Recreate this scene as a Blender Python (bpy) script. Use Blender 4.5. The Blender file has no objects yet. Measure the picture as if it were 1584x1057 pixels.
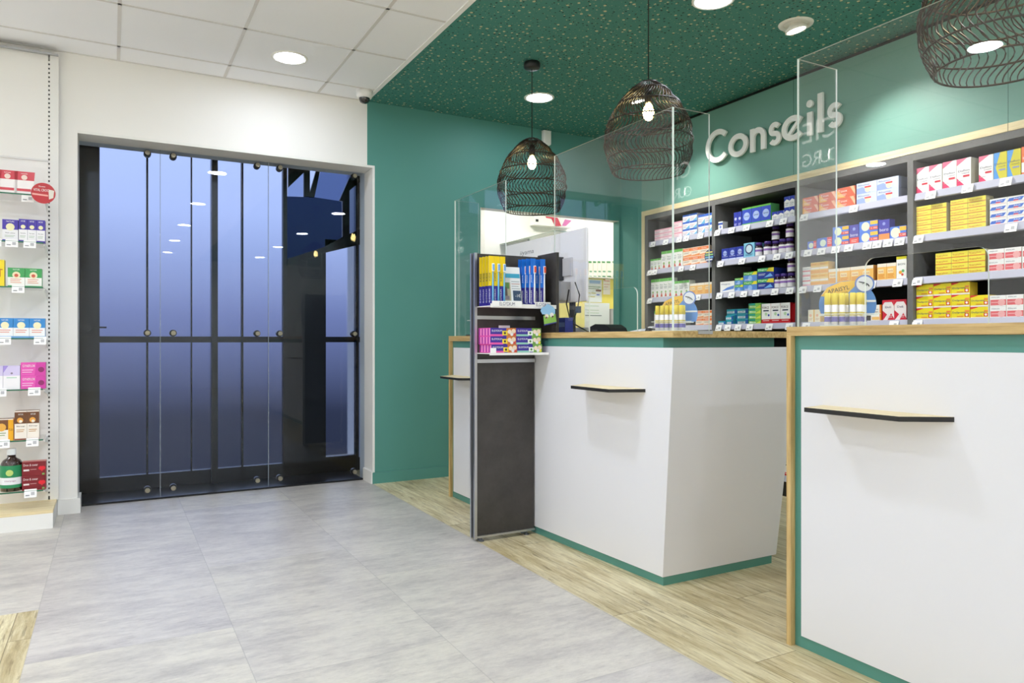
import bpy, math, random
from mathutils import Vector, Matrix
random.seed(7)
SC = bpy.context.scene
COL = SC.collection

# ------------------------------------------------------------------ camera
FPX, YAW, HZ, HC, H = 1123.1, math.radians(28.849), 526.24, 1.021, 2.714
cam = bpy.data.cameras.new('camera')
camo = bpy.data.objects.new('camera', cam)
COL.objects.link(camo)
camo.location = (0, 0, HC)
camo.rotation_euler = (math.pi / 2, 0, -YAW)
cam.sensor_width = 36
cam.lens = FPX / 1584 * 36
cam.shift_y = -(528.5 - HZ) / 1584
cam.clip_start = 0.05
SC.camera = camo

# ------------------------------------------------------------------ exposure
SC.view_settings.view_transform = 'Standard'
SC.view_settings.look = 'None'
SC.view_settings.exposure = 1.36
SC.view_settings.gamma = 1
SC.view_settings.use_curve_mapping = False
SC.cycles.max_bounces = 16
SC.cycles.diffuse_bounces = 10
SC.cycles.glossy_bounces = 6
SC.cycles.transparent_max_bounces = 32
SC.cycles.caustics_reflective = False
SC.cycles.caustics_refractive = False

# ------------------------------------------------------------------ world: dusk sky outside the entrance
W = bpy.data.worlds.new('dusk_sky')
SC.world = W
W.use_nodes = True
nt = W.node_tree
nt.nodes.clear()
o = nt.nodes.new('ShaderNodeOutputWorld')
bg = nt.nodes.new('ShaderNodeBackground')
tc = nt.nodes.new('ShaderNodeTexCoord')
sp = nt.nodes.new('ShaderNodeSeparateXYZ')
mr = nt.nodes.new('ShaderNodeMapRange')
cr = nt.nodes.new('ShaderNodeValToRGB')
mr.inputs['From Min'].default_value = -0.30
mr.inputs['From Max'].default_value = 0.34
nt.links.new(tc.outputs['Generated'], sp.inputs[0])
nt.links.new(sp.outputs['Z'], mr.inputs['Value'])
nt.links.new(mr.outputs[0], cr.inputs[0])
el = cr.color_ramp.elements
el[0].position = 0.0
el[0].color = (0.022, 0.026, 0.040, 1)
el[1].position = 1.0
el[1].color = (0.80, 0.92, 1.25, 1)
for pos_, col_ in ((0.32, (0.042, 0.050, 0.090, 1)), (0.52, (0.24, 0.28, 0.52, 1)), (0.72, (0.62, 0.72, 1.10, 1))):
    e = el.new(pos_)
    e.color = col_
nt.links.new(cr.outputs[0], bg.inputs[0])
bg.inputs[1].default_value = 0.40
nt.links.new(bg.outputs[0], o.inputs[0])

LAMP = 30.0      # radiance of the round ceiling lights
SPOTW = 30.0     # wall washer spots (W)
BULB = 20.0

# ------------------------------------------------------------------ geometry of the photograph's room
S_, C_ = math.sin(YAW), math.cos(YAW)
def Yr(u, x=3.84):           # where on the right wall shelf (plane x) a view line stands
    a = (u - 792) / FPX
    return x * (C_ - S_ * a) / (S_ + C_ * a)
def Xb(u, y):                # the same for a plane y
    a = (u - 792) / FPX
    return y * (S_ + C_ * a) / (C_ - S_ * a)
def dep(x, y):
    return x * S_ + y * C_

# ------------------------------------------------------------------ materials
def lin(c):
    return c / 12.92 if c <= 0.04045 else ((c + 0.055) / 1.055) ** 2.4
def rgb(r, g, b):
    return (lin(r / 255), lin(g / 255), lin(b / 255), 1)
MC = {}
def pm(c, rough=0.5, metal=0.0, spec=0.5, name=None, emit=None, estr=0, coat=0):
    key = (c, rough, metal, spec, emit, estr, coat, name)
    if key in MC: return MC[key]
    m = bpy.data.materials.new(name or 'mat_%d_%d_%d' % c)
    m.use_nodes = True
    b = m.node_tree.nodes['Principled BSDF']
    b.inputs['Base Color'].default_value = rgb(*c)
    b.inputs['Roughness'].default_value = rough
    b.inputs['Metallic'].default_value = metal
    b.inputs['Specular IOR Level'].default_value = spec
    b.inputs['Coat Weight'].default_value = coat
    if emit:
        b.inputs['Emission Color'].default_value = rgb(*emit)
        b.inputs['Emission Strength'].default_value = estr
    MC[key] = m
    return m
def nodes_of(m):
    return m.node_tree.nodes, m.node_tree.links, m.node_tree.nodes['Principled BSDF']
def noise(n, l, vec, scale, detail=4, rough=0.55, stretch=(1, 1, 1)):
    mp = n.new('ShaderNodeMapping'); mp.inputs['Scale'].default_value = stretch
    l.new(vec, mp.inputs[0])
    t = n.new('ShaderNodeTexNoise'); t.inputs['Scale'].default_value = scale
    t.inputs['Detail'].default_value = detail; t.inputs['Roughness'].default_value = rough
    l.new(mp.outputs[0], t.inputs['Vector'])
    return t.outputs['Fac']
def ramp(n, l, fac, stops):
    r = n.new('ShaderNodeValToRGB')
    e = r.color_ramp.elements
    while len(e) > 1: e.remove(e[-1])
    e[0].position = stops[0][0]; e[0].color = stops[0][1]
    for p, c in stops[1:]:
        x = e.new(p); x.color = c
    l.new(fac, r.inputs[0])
    return r.outputs[0]
def mixc(n, l, fac, a, b, mode='MIX'):
    m = n.new('ShaderNodeMix'); m.data_type = 'RGBA'; m.blend_type = mode
    for s, v in ((0, fac), (6, a), (7, b)):
        if isinstance(v, (int, float, tuple)): m.inputs[s].default_value = v
        else: l.new(v, m.inputs[s])
    return m.outputs[2]
def objvec(n):
    return n.new('ShaderNodeTexCoord').outputs['Object']
def math_(n, l, op, a, b=None):
    m = n.new('ShaderNodeMath'); m.operation = op
    for i, v in enumerate((a, b)):
        if v is None: continue
        if isinstance(v, (int, float)): m.inputs[i].default_value = v
        else: l.new(v, m.inputs[i])
    return m.outputs[0]

def mat_tile():
    m = bpy.data.materials.new('grey_stone_vinyl_tile'); m.use_nodes = True
    n, l, b = nodes_of(m); v = objvec(n)
    sx = n.new('ShaderNodeSeparateXYZ'); l.new(v, sx.inputs[0])
    u = math_(n, l, 'DIVIDE', math_(n, l, 'ADD', sx.outputs[0], 0.243 + 6.2), 0.62)
    col = math_(n, l, 'FLOOR', u)
    fr = math_(n, l, 'FRACT', u)
    yy = math_(n, l, 'DIVIDE', math_(n, l, 'ADD', sx.outputs[1], math_(n, l, 'MULTIPLY', col, 0.47)), 1.24)
    row = math_(n, l, 'FLOOR', yy); fy = math_(n, l, 'FRACT', yy)
    cb = n.new('ShaderNodeCombineXYZ'); l.new(col, cb.inputs[0]); l.new(row, cb.inputs[1])
    wn = n.new('ShaderNodeTexWhiteNoise'); l.new(cb.outputs[0], wn.inputs[0])
    vv = n.new('ShaderNodeVectorMath'); vv.operation = 'ADD'; l.new(v, vv.inputs[0])
    sc = n.new('ShaderNodeVectorMath'); sc.operation = 'SCALE'; l.new(wn.outputs['Color'], sc.inputs[0]); sc.inputs['Scale'].default_value = 9
    l.new(sc.outputs[0], vv.inputs[1])
    f1 = noise(n, l, vv.outputs[0], 2.4, 10, 0.78, (1, 2.6, 1))
    c = ramp(n, l, f1, [(0.28, rgb(154, 150, 148)), (0.44, rgb(178, 173, 169)), (0.58, rgb(198, 193, 185)), (0.78, rgb(190, 184, 173))])
    f2 = noise(n, l, vv.outputs[0], 16, 10, 0.85, (1, 3.6, 1))
    c = mixc(n, l, 0.75, c, ramp(n, l, f2, [(0.3, rgb(110, 110, 118)), (0.43, rgb(200, 200, 202)), (0.6, rgb(225, 224, 222))]), 'SOFT_LIGHT')
    f3 = noise(n, l, vv.outputs[0], 7, 6, 0.8, (1, 4, 1))
    c = mixc(n, l, math_(n, l, 'MULTIPLY', ramp(n, l, f3, [(0.60, (0, 0, 0, 1)), (0.72, (1, 1, 1, 1))]), 0.38), c, rgb(120, 118, 120))
    tint = ramp(n, l, wn.outputs['Value'], [(0, rgb(247, 247, 252)), (1, rgb(255, 255, 250))])
    c = mixc(n, l, 1.0, c, tint, 'MULTIPLY')
    ed = math_(n, l, 'MINIMUM', math_(n, l, 'MULTIPLY', math_(n, l, 'MINIMUM', fr, math_(n, l, 'SUBTRACT', 1.0, fr)), 0.62),
               math_(n, l, 'MULTIPLY', math_(n, l, 'MINIMUM', fy, math_(n, l, 'SUBTRACT', 1.0, fy)), 1.24))
    line = math_(n, l, 'LESS_THAN', ed, 0.0016)
    c = mixc(n, l, math_(n, l, 'MULTIPLY', line, 0.32), c, rgb(120, 120, 120))
    l.new(c, b.inputs['Base Color'])
    l.new(ramp(n, l, f2, [(0.3, (0.45, 0.45, 0.45, 1)), (0.7, (0.30, 0.30, 0.30, 1))]), b.inputs['Roughness'])
    bp = n.new('ShaderNodeBump'); bp.inputs['Strength'].default_value = 0.04; l.new(f2, bp.inputs['Height']); l.new(bp.outputs[0], b.inputs['Normal'])
    return m
def mat_plank(name, along='y', width=0.19, length=1.5, cols=None, seams=True, rough=0.42, knots=True, grain=1.0):
    m = bpy.data.materials.new(name); m.use_nodes = True
    n, l, b = nodes_of(m); v = objvec(n)
    sx = n.new('ShaderNodeSeparateXYZ'); l.new(v, sx.inputs[0])
    A = {'x': 0, 'y': 1, 'z': 2}[along]
    Bx = {'y': 0, 'x': 1, 'z': 1}[along]
    u = math_(n, l, 'DIVIDE', math_(n, l, 'ADD', sx.outputs[Bx], 10.0), width)
    col = math_(n, l, 'FLOOR', u); fr = math_(n, l, 'FRACT', u)
    yy = math_(n, l, 'DIVIDE', math_(n, l, 'ADD', sx.outputs[A], math_(n, l, 'MULTIPLY', col, 0.53)), length)
    row = math_(n, l, 'FLOOR', yy); fy = math_(n, l, 'FRACT', yy)
    cb = n.new('ShaderNodeCombineXYZ'); l.new(col, cb.inputs[0]); l.new(row, cb.inputs[1])
    wn = n.new('ShaderNodeTexWhiteNoise'); l.new(cb.outputs[0], wn.inputs[0])
    vv = n.new('ShaderNodeVectorMath'); vv.operation = 'ADD'; l.new(v, vv.inputs[0])
    sc = n.new('ShaderNodeVectorMath'); sc.operation = 'SCALE'; l.new(wn.outputs['Color'], sc.inputs[0]); sc.inputs['Scale'].default_value = 7 if seams else 0
    l.new(sc.outputs[0], vv.inputs[1])
    st = [8, 8, 8] if seams else [22, 22, 22]; st[A] = 1
    f1 = noise(n, l, vv.outputs[0], 3.0, 8, 0.7, tuple(st))
    cols = cols or ((140, 124, 90), (204, 190, 150), (234, 225, 192), (242, 235, 208))
    c = ramp(n, l, f1, [(0.22, rgb(*cols[0])), (0.40, rgb(*cols[1])), (0.56, rgb(*cols[2])), (0.76, rgb(*cols[3]))])
    if knots:
        f2 = noise(n, l, vv.outputs[0], 5.0, 8, 0.8, tuple(s * 0.45 + 0.5 for s in st))
        c = mixc(n, l, math_(n, l, 'MULTIPLY', ramp(n, l, f2, [(0.58, (0, 0, 0, 1)), (0.70, (1, 1, 1, 1))]), 0.85), c, rgb(112, 98, 72))
        st2 = [30, 30, 30]; st2[A] = 2.0
        f4 = noise(n, l, vv.outputs[0], 3.0, 5, 0.6, tuple(st2))
        c = mixc(n, l, math_(n, l, 'MULTIPLY', ramp(n, l, f4, [(0.585, (0, 0, 0, 1)), (0.66, (1, 1, 1, 1))]), 0.5), c, rgb(92, 78, 52))
    if seams:
        tint = ramp(n, l, wn.outputs['Value'], [(0, rgb(228, 224, 214)), (0.5, rgb(245, 243, 236)), (1, rgb(255, 255, 255))])
        c = mixc(n, l, 1.0, c, tint, 'MULTIPLY')
        ed = math_(n, l, 'MINIMUM', math_(n, l, 'MULTIPLY', math_(n, l, 'MINIMUM', fr, math_(n, l, 'SUBTRACT', 1.0, fr)), width),
                   math_(n, l, 'MULTIPLY', math_(n, l, 'MINIMUM', fy, math_(n, l, 'SUBTRACT', 1.0, fy)), length))
        c = mixc(n, l, math_(n, l, 'MULTIPLY', math_(n, l, 'LESS_THAN', ed, 0.0016), 0.7), c, rgb(84, 68, 40))
        st3 = [46, 46, 46]; st3[A] = 3.0
        f5 = noise(n, l, vv.outputs[0], 1.6, 8, 0.75, tuple(st3))
        c = mixc(n, l, math_(n, l, 'MULTIPLY', ramp(n, l, f5, [(0.44, (1, 1, 1, 1)), (0.56, (0, 0, 0, 1))]), 0.32), c, rgb(150, 132, 94))
    l.new(c, b.inputs['Base Color']); b.inputs['Roughness'].default_value = rough
    bp = n.new('ShaderNodeBump'); bp.inputs['Strength'].default_value = 0.08; l.new(f1, bp.inputs['Height']); l.new(bp.outputs[0], b.inputs['Normal'])
    return m
def mat_speckle():
    m = bpy.data.materials.new('green_starry_ceiling_panel'); m.use_nodes = True
    n, l, b = nodes_of(m); v = objvec(n)
    def dots(scale, rad, keep, off):
        mp = n.new('ShaderNodeMapping'); mp.inputs['Location'].default_value = (off, off * 1.7, 0)
        l.new(v, mp.inputs[0])
        t = n.new('ShaderNodeTexVoronoi'); t.voronoi_dimensions = '2D'; t.inputs['Scale'].default_value = scale
        l.new(mp.outputs[0], t.inputs['Vector'])
        s = n.new('ShaderNodeSeparateColor'); l.new(t.outputs['Color'], s.inputs[0])
        rr = math_(n, l, 'ADD', math_(n, l, 'MULTIPLY', s.outputs[1], rad * 0.8), rad * 0.45)
        a = math_(n, l, 'LESS_THAN', t.outputs['Distance'], rr)
        return math_(n, l, 'MULTIPLY', a, math_(n, l, 'LESS_THAN', s.outputs[0], keep))
    c = mixc(n, l, dots(30, 0.15, 0.7, 3.1), rgb(66, 132, 122), rgb(20, 52, 46))
    c = mixc(n, l, dots(23, 0.16, 0.52, 0.0), c, rgb(208, 196, 158))
    c = mixc(n, l, dots(44, 0.12, 0.4, 7.7), c, rgb(150, 170, 140))
    l.new(c, b.inputs['Base Color']); b.inputs['Roughness'].default_value = 0.7
    return m
def mat_flecked(name, c0, c1, scale=8, rough=0.45, spec=0.4):
    m = bpy.data.materials.new(name); m.use_nodes = True
    n, l, b = nodes_of(m); v = objvec(n)
    l.new(ramp(n, l, noise(n, l, v, scale, 8, 0.7), [(0.3, rgb(*c0)), (0.7, rgb(*c1))]), b.inputs['Base Color'])
    b.inputs['Roughness'].default_value = rough; b.inputs['Specular IOR Level'].default_value = spec
    return m
def mat_glass(name, ior=1.6, tint=(1, 1, 1, 1), rough=0.0):
    m = bpy.data.materials.new(name); m.use_nodes = True
    n = m.node_tree.nodes; l = m.node_tree.links; n.clear()
    out = n.new('ShaderNodeOutputMaterial'); mx = n.new('ShaderNodeMixShader')
    tr = n.new('ShaderNodeBsdfTransparent'); gl = n.new('ShaderNodeBsdfGlossy')
    tr.inputs[0].default_value = tint; gl.inputs['Roughness'].default_value = rough
    fr = n.new('ShaderNodeFresnel'); fr.inputs[0].default_value = ior
    ge = n.new('ShaderNodeNewGeometry')
    k = math_(n, l, 'MULTIPLY', fr.outputs[0], math_(n, l, 'SUBTRACT', 1.0, ge.outputs['Backfacing']))
    l.new(k, mx.inputs[0]); l.new(tr.outputs[0], mx.inputs[1]); l.new(gl.outputs[0], mx.inputs[2])
    l.new(mx.outputs[0], out.inputs[0])
    return m
def mat_frost(name, col, rough=0.45):
    m = bpy.data.materials.new(name); m.use_nodes = True
    n = m.node_tree.nodes; l = m.node_tree.links; n.clear()
    out = n.new('ShaderNodeOutputMaterial')
    rf = n.new('ShaderNodeBsdfRefraction'); rf.inputs['IOR'].default_value = 1.02
    rf.inputs['Roughness'].default_value = rough; rf.inputs['Color'].default_value = col
    l.new(rf.outputs[0], out.inputs[0])
    return m
M_TILE = mat_tile()
M_PLANK = mat_plank('bleached_oak_floor_plank')
OAK = ((122, 94, 50), (172, 142, 88), (200, 172, 118), (218, 194, 144))
M_OAKY = mat_plank('oak_edge_y', 'y', cols=OAK, seams=False, knots=False)
M_OAKX = mat_plank('oak_edge_x', 'x', cols=OAK, seams=False, knots=False)
M_OAKZ = mat_plank('oak_edge_z', 'z', cols=OAK, seams=False, knots=False)
PALE = ((196, 172, 120), (226, 206, 158), (240, 224, 182), (246, 234, 198))
M_PALEY = mat_plank('pale_oak_y', 'y', cols=PALE, seams=False, knots=False)
M_PALEX = mat_plank('pale_oak_x', 'x', cols=PALE, seams=False, knots=False)
M_PALEZ = mat_plank('pale_oak_z', 'z', cols=PALE, seams=False, knots=False)
M_SPK = mat_speckle()
M_WALL = pm((243, 242, 240), 0.75, spec=0.2, name='white_wall_paint')
M_CEIL = pm((247, 248, 252), 0.85, spec=0.1, name='white_ceiling_tile')
M_GRID = pm((222, 220, 219), 0.6, spec=0.2, name='ceiling_grid_white')
M_GREEN = pm((90, 151, 143), 0.5, spec=0.3, name='green_wall_paint')
M_FASC = pm((118, 164, 151), 0.4, spec=0.4, name='green_fascia_panel')
M_GREEN2 = pm((80, 138, 128), 0.25, spec=0.5, name='green_laminate')
M_WHITE = pm((221, 222, 228), 0.35, spec=0.4, name='white_laminate')
M_WHITE2 = pm((238, 238, 236), 0.5, spec=0.3, name='white_painted_metal')
M_DARK = pm((16, 17, 22), 0.3, spec=0.5, name='black_metal_frame')
M_BLACK = pm((26, 26, 27), 0.4, name='black_edge')
M_SLATE = mat_flecked('dark_slate_panel', (50, 47, 46), (74, 71, 69), 6, 0.38, 0.4)
M_GREY = mat_flecked('grey_shelf_carcass', (104, 104, 104), (122, 121, 120), 10, 0.5, 0.3)
M_CARC = mat_flecked('dark_grey_carcass', (36, 35, 37), (46, 45, 46), 10, 0.5, 0.3)
M_ALU = pm((196, 198, 202), 0.3, 0.9, name='brushed_aluminium')
M_ALUD = pm((120, 124, 132), 0.35, 0.9, name='grey_aluminium')
M_GLASS = mat_glass('clear_acrylic', 1.85)
M_DGLASS = mat_glass('door_glass', 1.48, (0.86, 0.90, 0.95, 1))
M_EDGE = pm((226, 236, 232), 0.2, spec=0.6, name='polished_acrylic_edge')  # whitish tone stands in for light caught in the acrylic edges
M_GEDGE = pm((40, 110, 84), 0.2, spec=0.6, name='green_glass_edge')
M_STRIP = pm((196, 196, 214), 0.25, spec=0.6, name='label_holder_plastic')
M_TAG = pm((246, 246, 246), 0.4, name='price_tag_white')
M_LED = pm((255, 255, 255), 0.5, name='led_diffuser', emit=(236, 243, 255), estr=LAMP)
M_LED2 = pm((255, 255, 255), 0.5, name='led_diffuser_fill', emit=(236, 243, 255), estr=LAMP * 4.1)  # boosted over the visible lamps to raise the room's ambient light
M_LED4 = pm((255, 255, 255), 0.5, name='led_diffuser_boosted', emit=(236, 243, 255), estr=LAMP * 3.4)  # boosted too, to lift the middle counter and entrance floor
M_RING = pm((240, 238, 232), 0.4, name='lamp_ring_white')
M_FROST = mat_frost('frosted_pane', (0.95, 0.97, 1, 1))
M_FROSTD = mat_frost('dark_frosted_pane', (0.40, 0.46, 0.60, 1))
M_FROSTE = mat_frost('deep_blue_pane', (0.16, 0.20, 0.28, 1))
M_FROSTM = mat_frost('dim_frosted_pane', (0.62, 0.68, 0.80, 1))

# ------------------------------------------------------------------ text outlines from the built-in font
TCACHE = {}
def text_geo(s):
    if s in TCACHE: return TCACHE[s]
    cu = bpy.data.curves.new('txt', 'FONT'); cu.body = s; cu.size = 1; cu.resolution_u = 2
    ob = bpy.data.objects.new('txt', cu); COL.objects.link(ob)
    dg = bpy.context.evaluated_depsgraph_get(); dg.update()
    me = ob.evaluated_get(dg).to_mesh()
    vs = [tuple(v.co) for v in me.vertices]; fs = [tuple(p.vertices) for p in me.polygons]
    ob.evaluated_get(dg).to_mesh_clear()
    bpy.data.objects.remove(ob); bpy.data.curves.remove(cu)
    if vs:
        x0 = min(v[0] for v in vs); x1 = max(v[0] for v in vs); y0 = min(v[1] for v in vs); y1 = max(v[1] for v in vs)
    else: x0 = x1 = y0 = y1 = 0
    TCACHE[s] = (vs, fs, x0, x1, y0, y1)
    return TCACHE[s]

# ------------------------------------------------------------------ mesh builder
ORG = {}
class MB:
    def __init__(s): s.v = []; s.f = []; s.m = []; s.mats = []; s.sm = []
    def mi(s, m):
        if m not in s.mats: s.mats.append(m)
        return s.mats.index(m)
    def add(s, vs, fs, m, smooth=False):
        k = len(s.v); s.v += [tuple(p) for p in vs]; i = s.mi(m)
        for f in fs: s.f.append(tuple(k + j for j in f)); s.m.append(i); s.sm.append(smooth)
        return s
    def box(s, x0, y0, z0, x1, y1, z1, m, top=None):
        x0, x1 = min(x0, x1), max(x0, x1); y0, y1 = min(y0, y1), max(y0, y1); z0, z1 = min(z0, z1), max(z0, z1)
        vs = [(x0, y0, z0), (x1, y0, z0), (x1, y1, z0), (x0, y1, z0), (x0, y0, z1), (x1, y0, z1), (x1, y1, z1), (x0, y1, z1)]
        s.add(vs, [(0, 3, 2, 1), (0, 1, 5, 4), (1, 2, 6, 5), (2, 3, 7, 6), (3, 0, 4, 7)], m)
        s.add(vs, [(4, 5, 6, 7)], top or m)
        return s
    def hexa(s, b, t, m):     # two quads of four points
        s.add(list(b) + list(t), [(0, 3, 2, 1), (4, 5, 6, 7), (0, 1, 5, 4), (1, 2, 6, 5), (2, 3, 7, 6), (3, 0, 4, 7)], m)
        return s
    def prism(s, pts, a, b, axis, m, side=None):   # polygon in a plane, extruded along axis from a to b
        n = len(pts)
        def P(p, h):
            return {'x': (h, p[0], p[1]), 'y': (p[0], h, p[1]), 'z': (p[0], p[1], h)}[axis]
        vs = [P(p, a) for p in pts] + [P(p, b) for p in pts]
        s.add(vs, [tuple(range(n))[::-1], tuple(range(n, 2 * n))], m)
        s.add(vs, [(i, (i + 1) % n, n + (i + 1) % n, n + i) for i in range(n)], side or m)
        return s
    def lathe(s, prof, seg, m, c=(0, 0, 0), smooth=True, axis='z'):
        vs = []; fs = []
        if len(prof) == 2 and prof[0][1] == prof[1][1]:      # flat disc: one face
            r, z = max(prof)
            for i in range(seg):
                a = 2 * math.pi * i / seg
                p = (r * math.cos(a), r * math.sin(a), z) if axis == 'z' else (r * math.cos(a), z, r * math.sin(a))
                vs.append((c[0] + p[0], c[1] + p[1], c[2] + p[2]))
            return s.add(vs, [tuple(range(seg))], m)
        for r, z in prof:
            for i in range(seg):
                a = 2 * math.pi * i / seg
                p = (r * math.cos(a), r * math.sin(a), z)
                if axis == 'y': p = (p[0], z, p[1])
                if axis == 'x': p = (z, p[0], p[1])
                vs.append((c[0] + p[0], c[1] + p[1], c[2] + p[2]))
        for j in range(len(prof) - 1):
            for i in range(seg):
                k = (i + 1) % seg
                fs.append((j * seg + i, j * seg + k, (j + 1) * seg + k, (j + 1) * seg + i))
        s.add(vs, fs, m, smooth)
        for j in (0, len(prof) - 1):
            if prof[j][0] > 1e-4: s.add(vs[j * seg:(j + 1) * seg], [tuple(range(seg))], m)
        return s
    def cyl(s, c, r, h, seg, m, axis='z', smooth=True):
        return s.lathe([(r, 0), (r, h)], seg, m, c, smooth, axis)
    def tube(s, path, r, seg, m, smooth=True):
        P = [Vector(p) for p in path]; vs = []; fs = []
        for i, p in enumerate(P):
            t = (P[min(i + 1, len(P) - 1)] - P[max(i - 1, 0)]).normalized()
            up = Vector((0, 0, 1)) if abs(t.z) < 0.95 else Vector((1, 0, 0))
            a = t.cross(up).normalized(); b = t.cross(a)
            for k in range(seg):
                w = 2 * math.pi * k / seg
                vs.append(tuple(p + a * (r * math.cos(w)) + b * (r * math.sin(w))))
        for i in range(len(P) - 1):
            for k in range(seg):
                k2 = (k + 1) % seg
                fs.append((i * seg + k, i * seg + k2, (i + 1) * seg + k2, (i + 1) * seg + k))
        fs.append(tuple(range(seg))); fs.append(tuple(range((len(P) - 1) * seg, len(P) * seg)))
        s.add(vs, fs, m, smooth)
        return s
    def text(s, t, o, ux, uz, h, m, w=None, italic=0):   # o centre of the line, h cap height, w full width
        vs, fs, x0, x1, y0, y1 = text_geo(t)
        if not vs: return s
        sy = h / max(y1 - y0, 1e-6); sx = (w / max(x1 - x0, 1e-6)) if w else sy
        o = Vector(o); ux = Vector(ux); uz = Vector(uz)
        P = []
        for v in vs:
            yy = (v[1] - (y0 + y1) / 2) * sy
            P.append(o + ux * ((v[0] - (x0 + x1) / 2) * sx + yy * italic) + uz * yy)
        s.add(P, fs, m)
        return s
    def mesh(s, name):
        me = bpy.data.meshes.new(name)
        me.from_pydata(s.v, [], s.f)
        for m in s.mats: me.materials.append(m)
        me.polygons.foreach_set('material_index', s.m)
        me.polygons.foreach_set('use_smooth', s.sm)
        me.update()
        return me
    def build(s, name, parent=None, **kw):
        local = kw.pop('local', False)
        if parent is not None and not local:
            q = parent; ox = Vector((0, 0, 0))
            while q is not None: ox += Vector(q.location); q = q.parent
            s.v = [(p[0] - ox.x, p[1] - ox.y, p[2] - ox.z) for p in s.v]
        ob = bpy.data.objects.new(name, s.mesh(name)); COL.objects.link(ob)
        if parent is not None: ob.parent = parent
        for k, v in kw.items(): ob[k] = v
        return ob
def bevel(ob, w=0.003, seg=2):
    b = ob.modifiers.new('bevel', 'BEVEL'); b.width = w; b.segments = seg; b.limit_method = 'ANGLE'; b.angle_limit = 0.7
    return ob
def thing(name, label, cat, loc=(0, 0, 0), rz=0, group=None):
    o = bpy.data.objects.new(name, None); COL.objects.link(o)
    o.location = loc; o.rotation_euler = (0, 0, rz); o.empty_display_size = 0.05
    o['label'] = label; o['category'] = cat
    if group: o['group'] = group
    return o
def tag(o, label, cat, group=None):
    o['label'] = label; o['category'] = cat
    if group: o['group'] = group
    return o
def struct(mb, name, parent=None):
    o = mb.build(name, parent)
    if parent is None: o['kind'] = 'structure'
    return o
def dup(root, loc, rz=None, label=None, group=None):
    r = root.copy(); COL.objects.link(r); r.location = loc
    if rz is not None: r.rotation_euler = (0, 0, rz)
    if label: r['label'] = label
    if group: r['group'] = group
    for ch in list(root.children):
        c = ch.copy(); COL.objects.link(c); c.parent = r
        for g in list(ch.children):
            d = g.copy(); COL.objects.link(d); d.parent = c
    return r
ORD = ['first', 'second', 'third', 'fourth', 'fifth', 'sixth', 'seventh', 'eighth', 'ninth', 'tenth', 'eleventh', 'twelfth']

# =================================================================== SETTING
XL, XR, YB, YN = -3.6, 3.82, 5.0, -6.4
XM = 1.583
DX0, DX1, DZ = -0.179, 1.626, 2.25
OX0, OX1, OZ = 2.477, 3.80, 2.04
# floor: one mesh, stone tile in the middle, oak planks under the counters and in the front-left corner
f = MB()
def fl(x0, y0, x1, y1, m): f.box(x0, y0, -0.05, x1, y1, 0, m)
XF = 1.621
fl(-0.243, YN, XF, YB, M_TILE); fl(XL, 3.27, -0.243, YB, M_TILE); fl(XL, YN, -0.243, 3.27, M_PLANK)
fl(XF, YN, 4.3, YB, M_PLANK); fl(DX0, YB, XF, 5.19, M_TILE); fl(XF, YB, 5.3, 6.4, M_PLANK)
fl(-0.75, 5.19, XF, 5.75, M_DARK)
struct(f, 'floor')
# ceiling
c = MB()
c.box(XL, YN, H, XM, YB, H + 0.06, M_CEIL); c.box(XM, YN, H, 4.3, YB + 0.3, H + 0.06, M_SPK)
struct(c, 'ceiling')
g = MB()
x = 0.034 - 0.6 * 6
while x < XM - 0.02:
    if x > XL: g.box(x - 0.009, YN, H - 0.002, x + 0.009, YB, H + 0.01, M_GRID)
    x += 0.6
y = 4.753
while y > YN:
    g.box(XL, y - 0.009, H - 0.002, XM, y + 0.009, H + 0.01, M_GRID); y -= 0.6
g.box(XL, YB - 0.012, H - 0.004, XM, YB, H + 0.01, M_GRID)
g.box(XM - 0.028, YN, H - 0.006, XM, YB, H + 0.01, M_WALL)
struct(g, 'trim_1')
# back wall with the entrance and the opening to the back office
w = MB()
w.box(XL, YB, 0, DX0, 5.30, H, M_WALL); w.box(DX0, YB, DZ, XM, 5.30, H, M_WALL)
w.box(XM, YB, DZ, DX1 + 0.01, 5.30, H, M_GREEN)
w.box(DX1 + 0.01, YB, 0, OX0, 5.08, H, M_GREEN); w.box(OX0, YB, OZ, 4.3, 5.08, H, M_GREEN)
w.box(DX1 + 0.01, 5.08, 0, 1.93, 5.30, H, M_WALL)
struct(w, 'wall_back')
w = MB()
w.box(DX1 - 0.004, YB - 0.002, 0, DX1 + 0.012, 5.30, DZ + 0.001, M_WHITE2)
w.box(DX0, YB - 0.001, DZ - 0.004, DX1 + 0.012, 5.30, DZ + 0.012, M_WHITE2)
struct(w, 'trim_2')
w = MB()
w.box(OX0 - 0.0, YB + 0.003, OZ - 0.003, OX1, 5.08, OZ + 0.006, M_WHITE2)
w.box(OX0 - 0.003, YB + 0.003, 0, OX0 + 0.004, 5.08, OZ, M_WHITE2)
struct(w, 'trim_3')
w = MB()
w.box(XR, 4.722, 0, 4.3, 5.0, H, M_GREEN); w.box(OX1, YB - 0.0, 0, 4.3, 5.08, OZ, M_GREEN)
w.box(XR, -1.7, 2.077, XR + 0.035, 4.722, 2.688, M_FASC)
for yy in (4.45, 3.20, 1.93, 0.67): w.box(XR - 0.0004, yy - 0.0012, 2.08, XR, yy + 0.0012, 2.687, pm((34, 84, 70), 0.5))
w.box(XR + 0.02, -1.7, 2.688, XR + 0.06, 4.722, H, M_BLACK)  # black strip stands in for the shadow in the gap below the ceiling
w.box(4.24, YN, 0, 4.3, 4.722, H, M_WALL)
struct(w, 'wall_right')
w = MB(); w.box(XL - 0.1, YN, 0, XL, YB, H, M_WALL); struct(w, 'wall_left')
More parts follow.
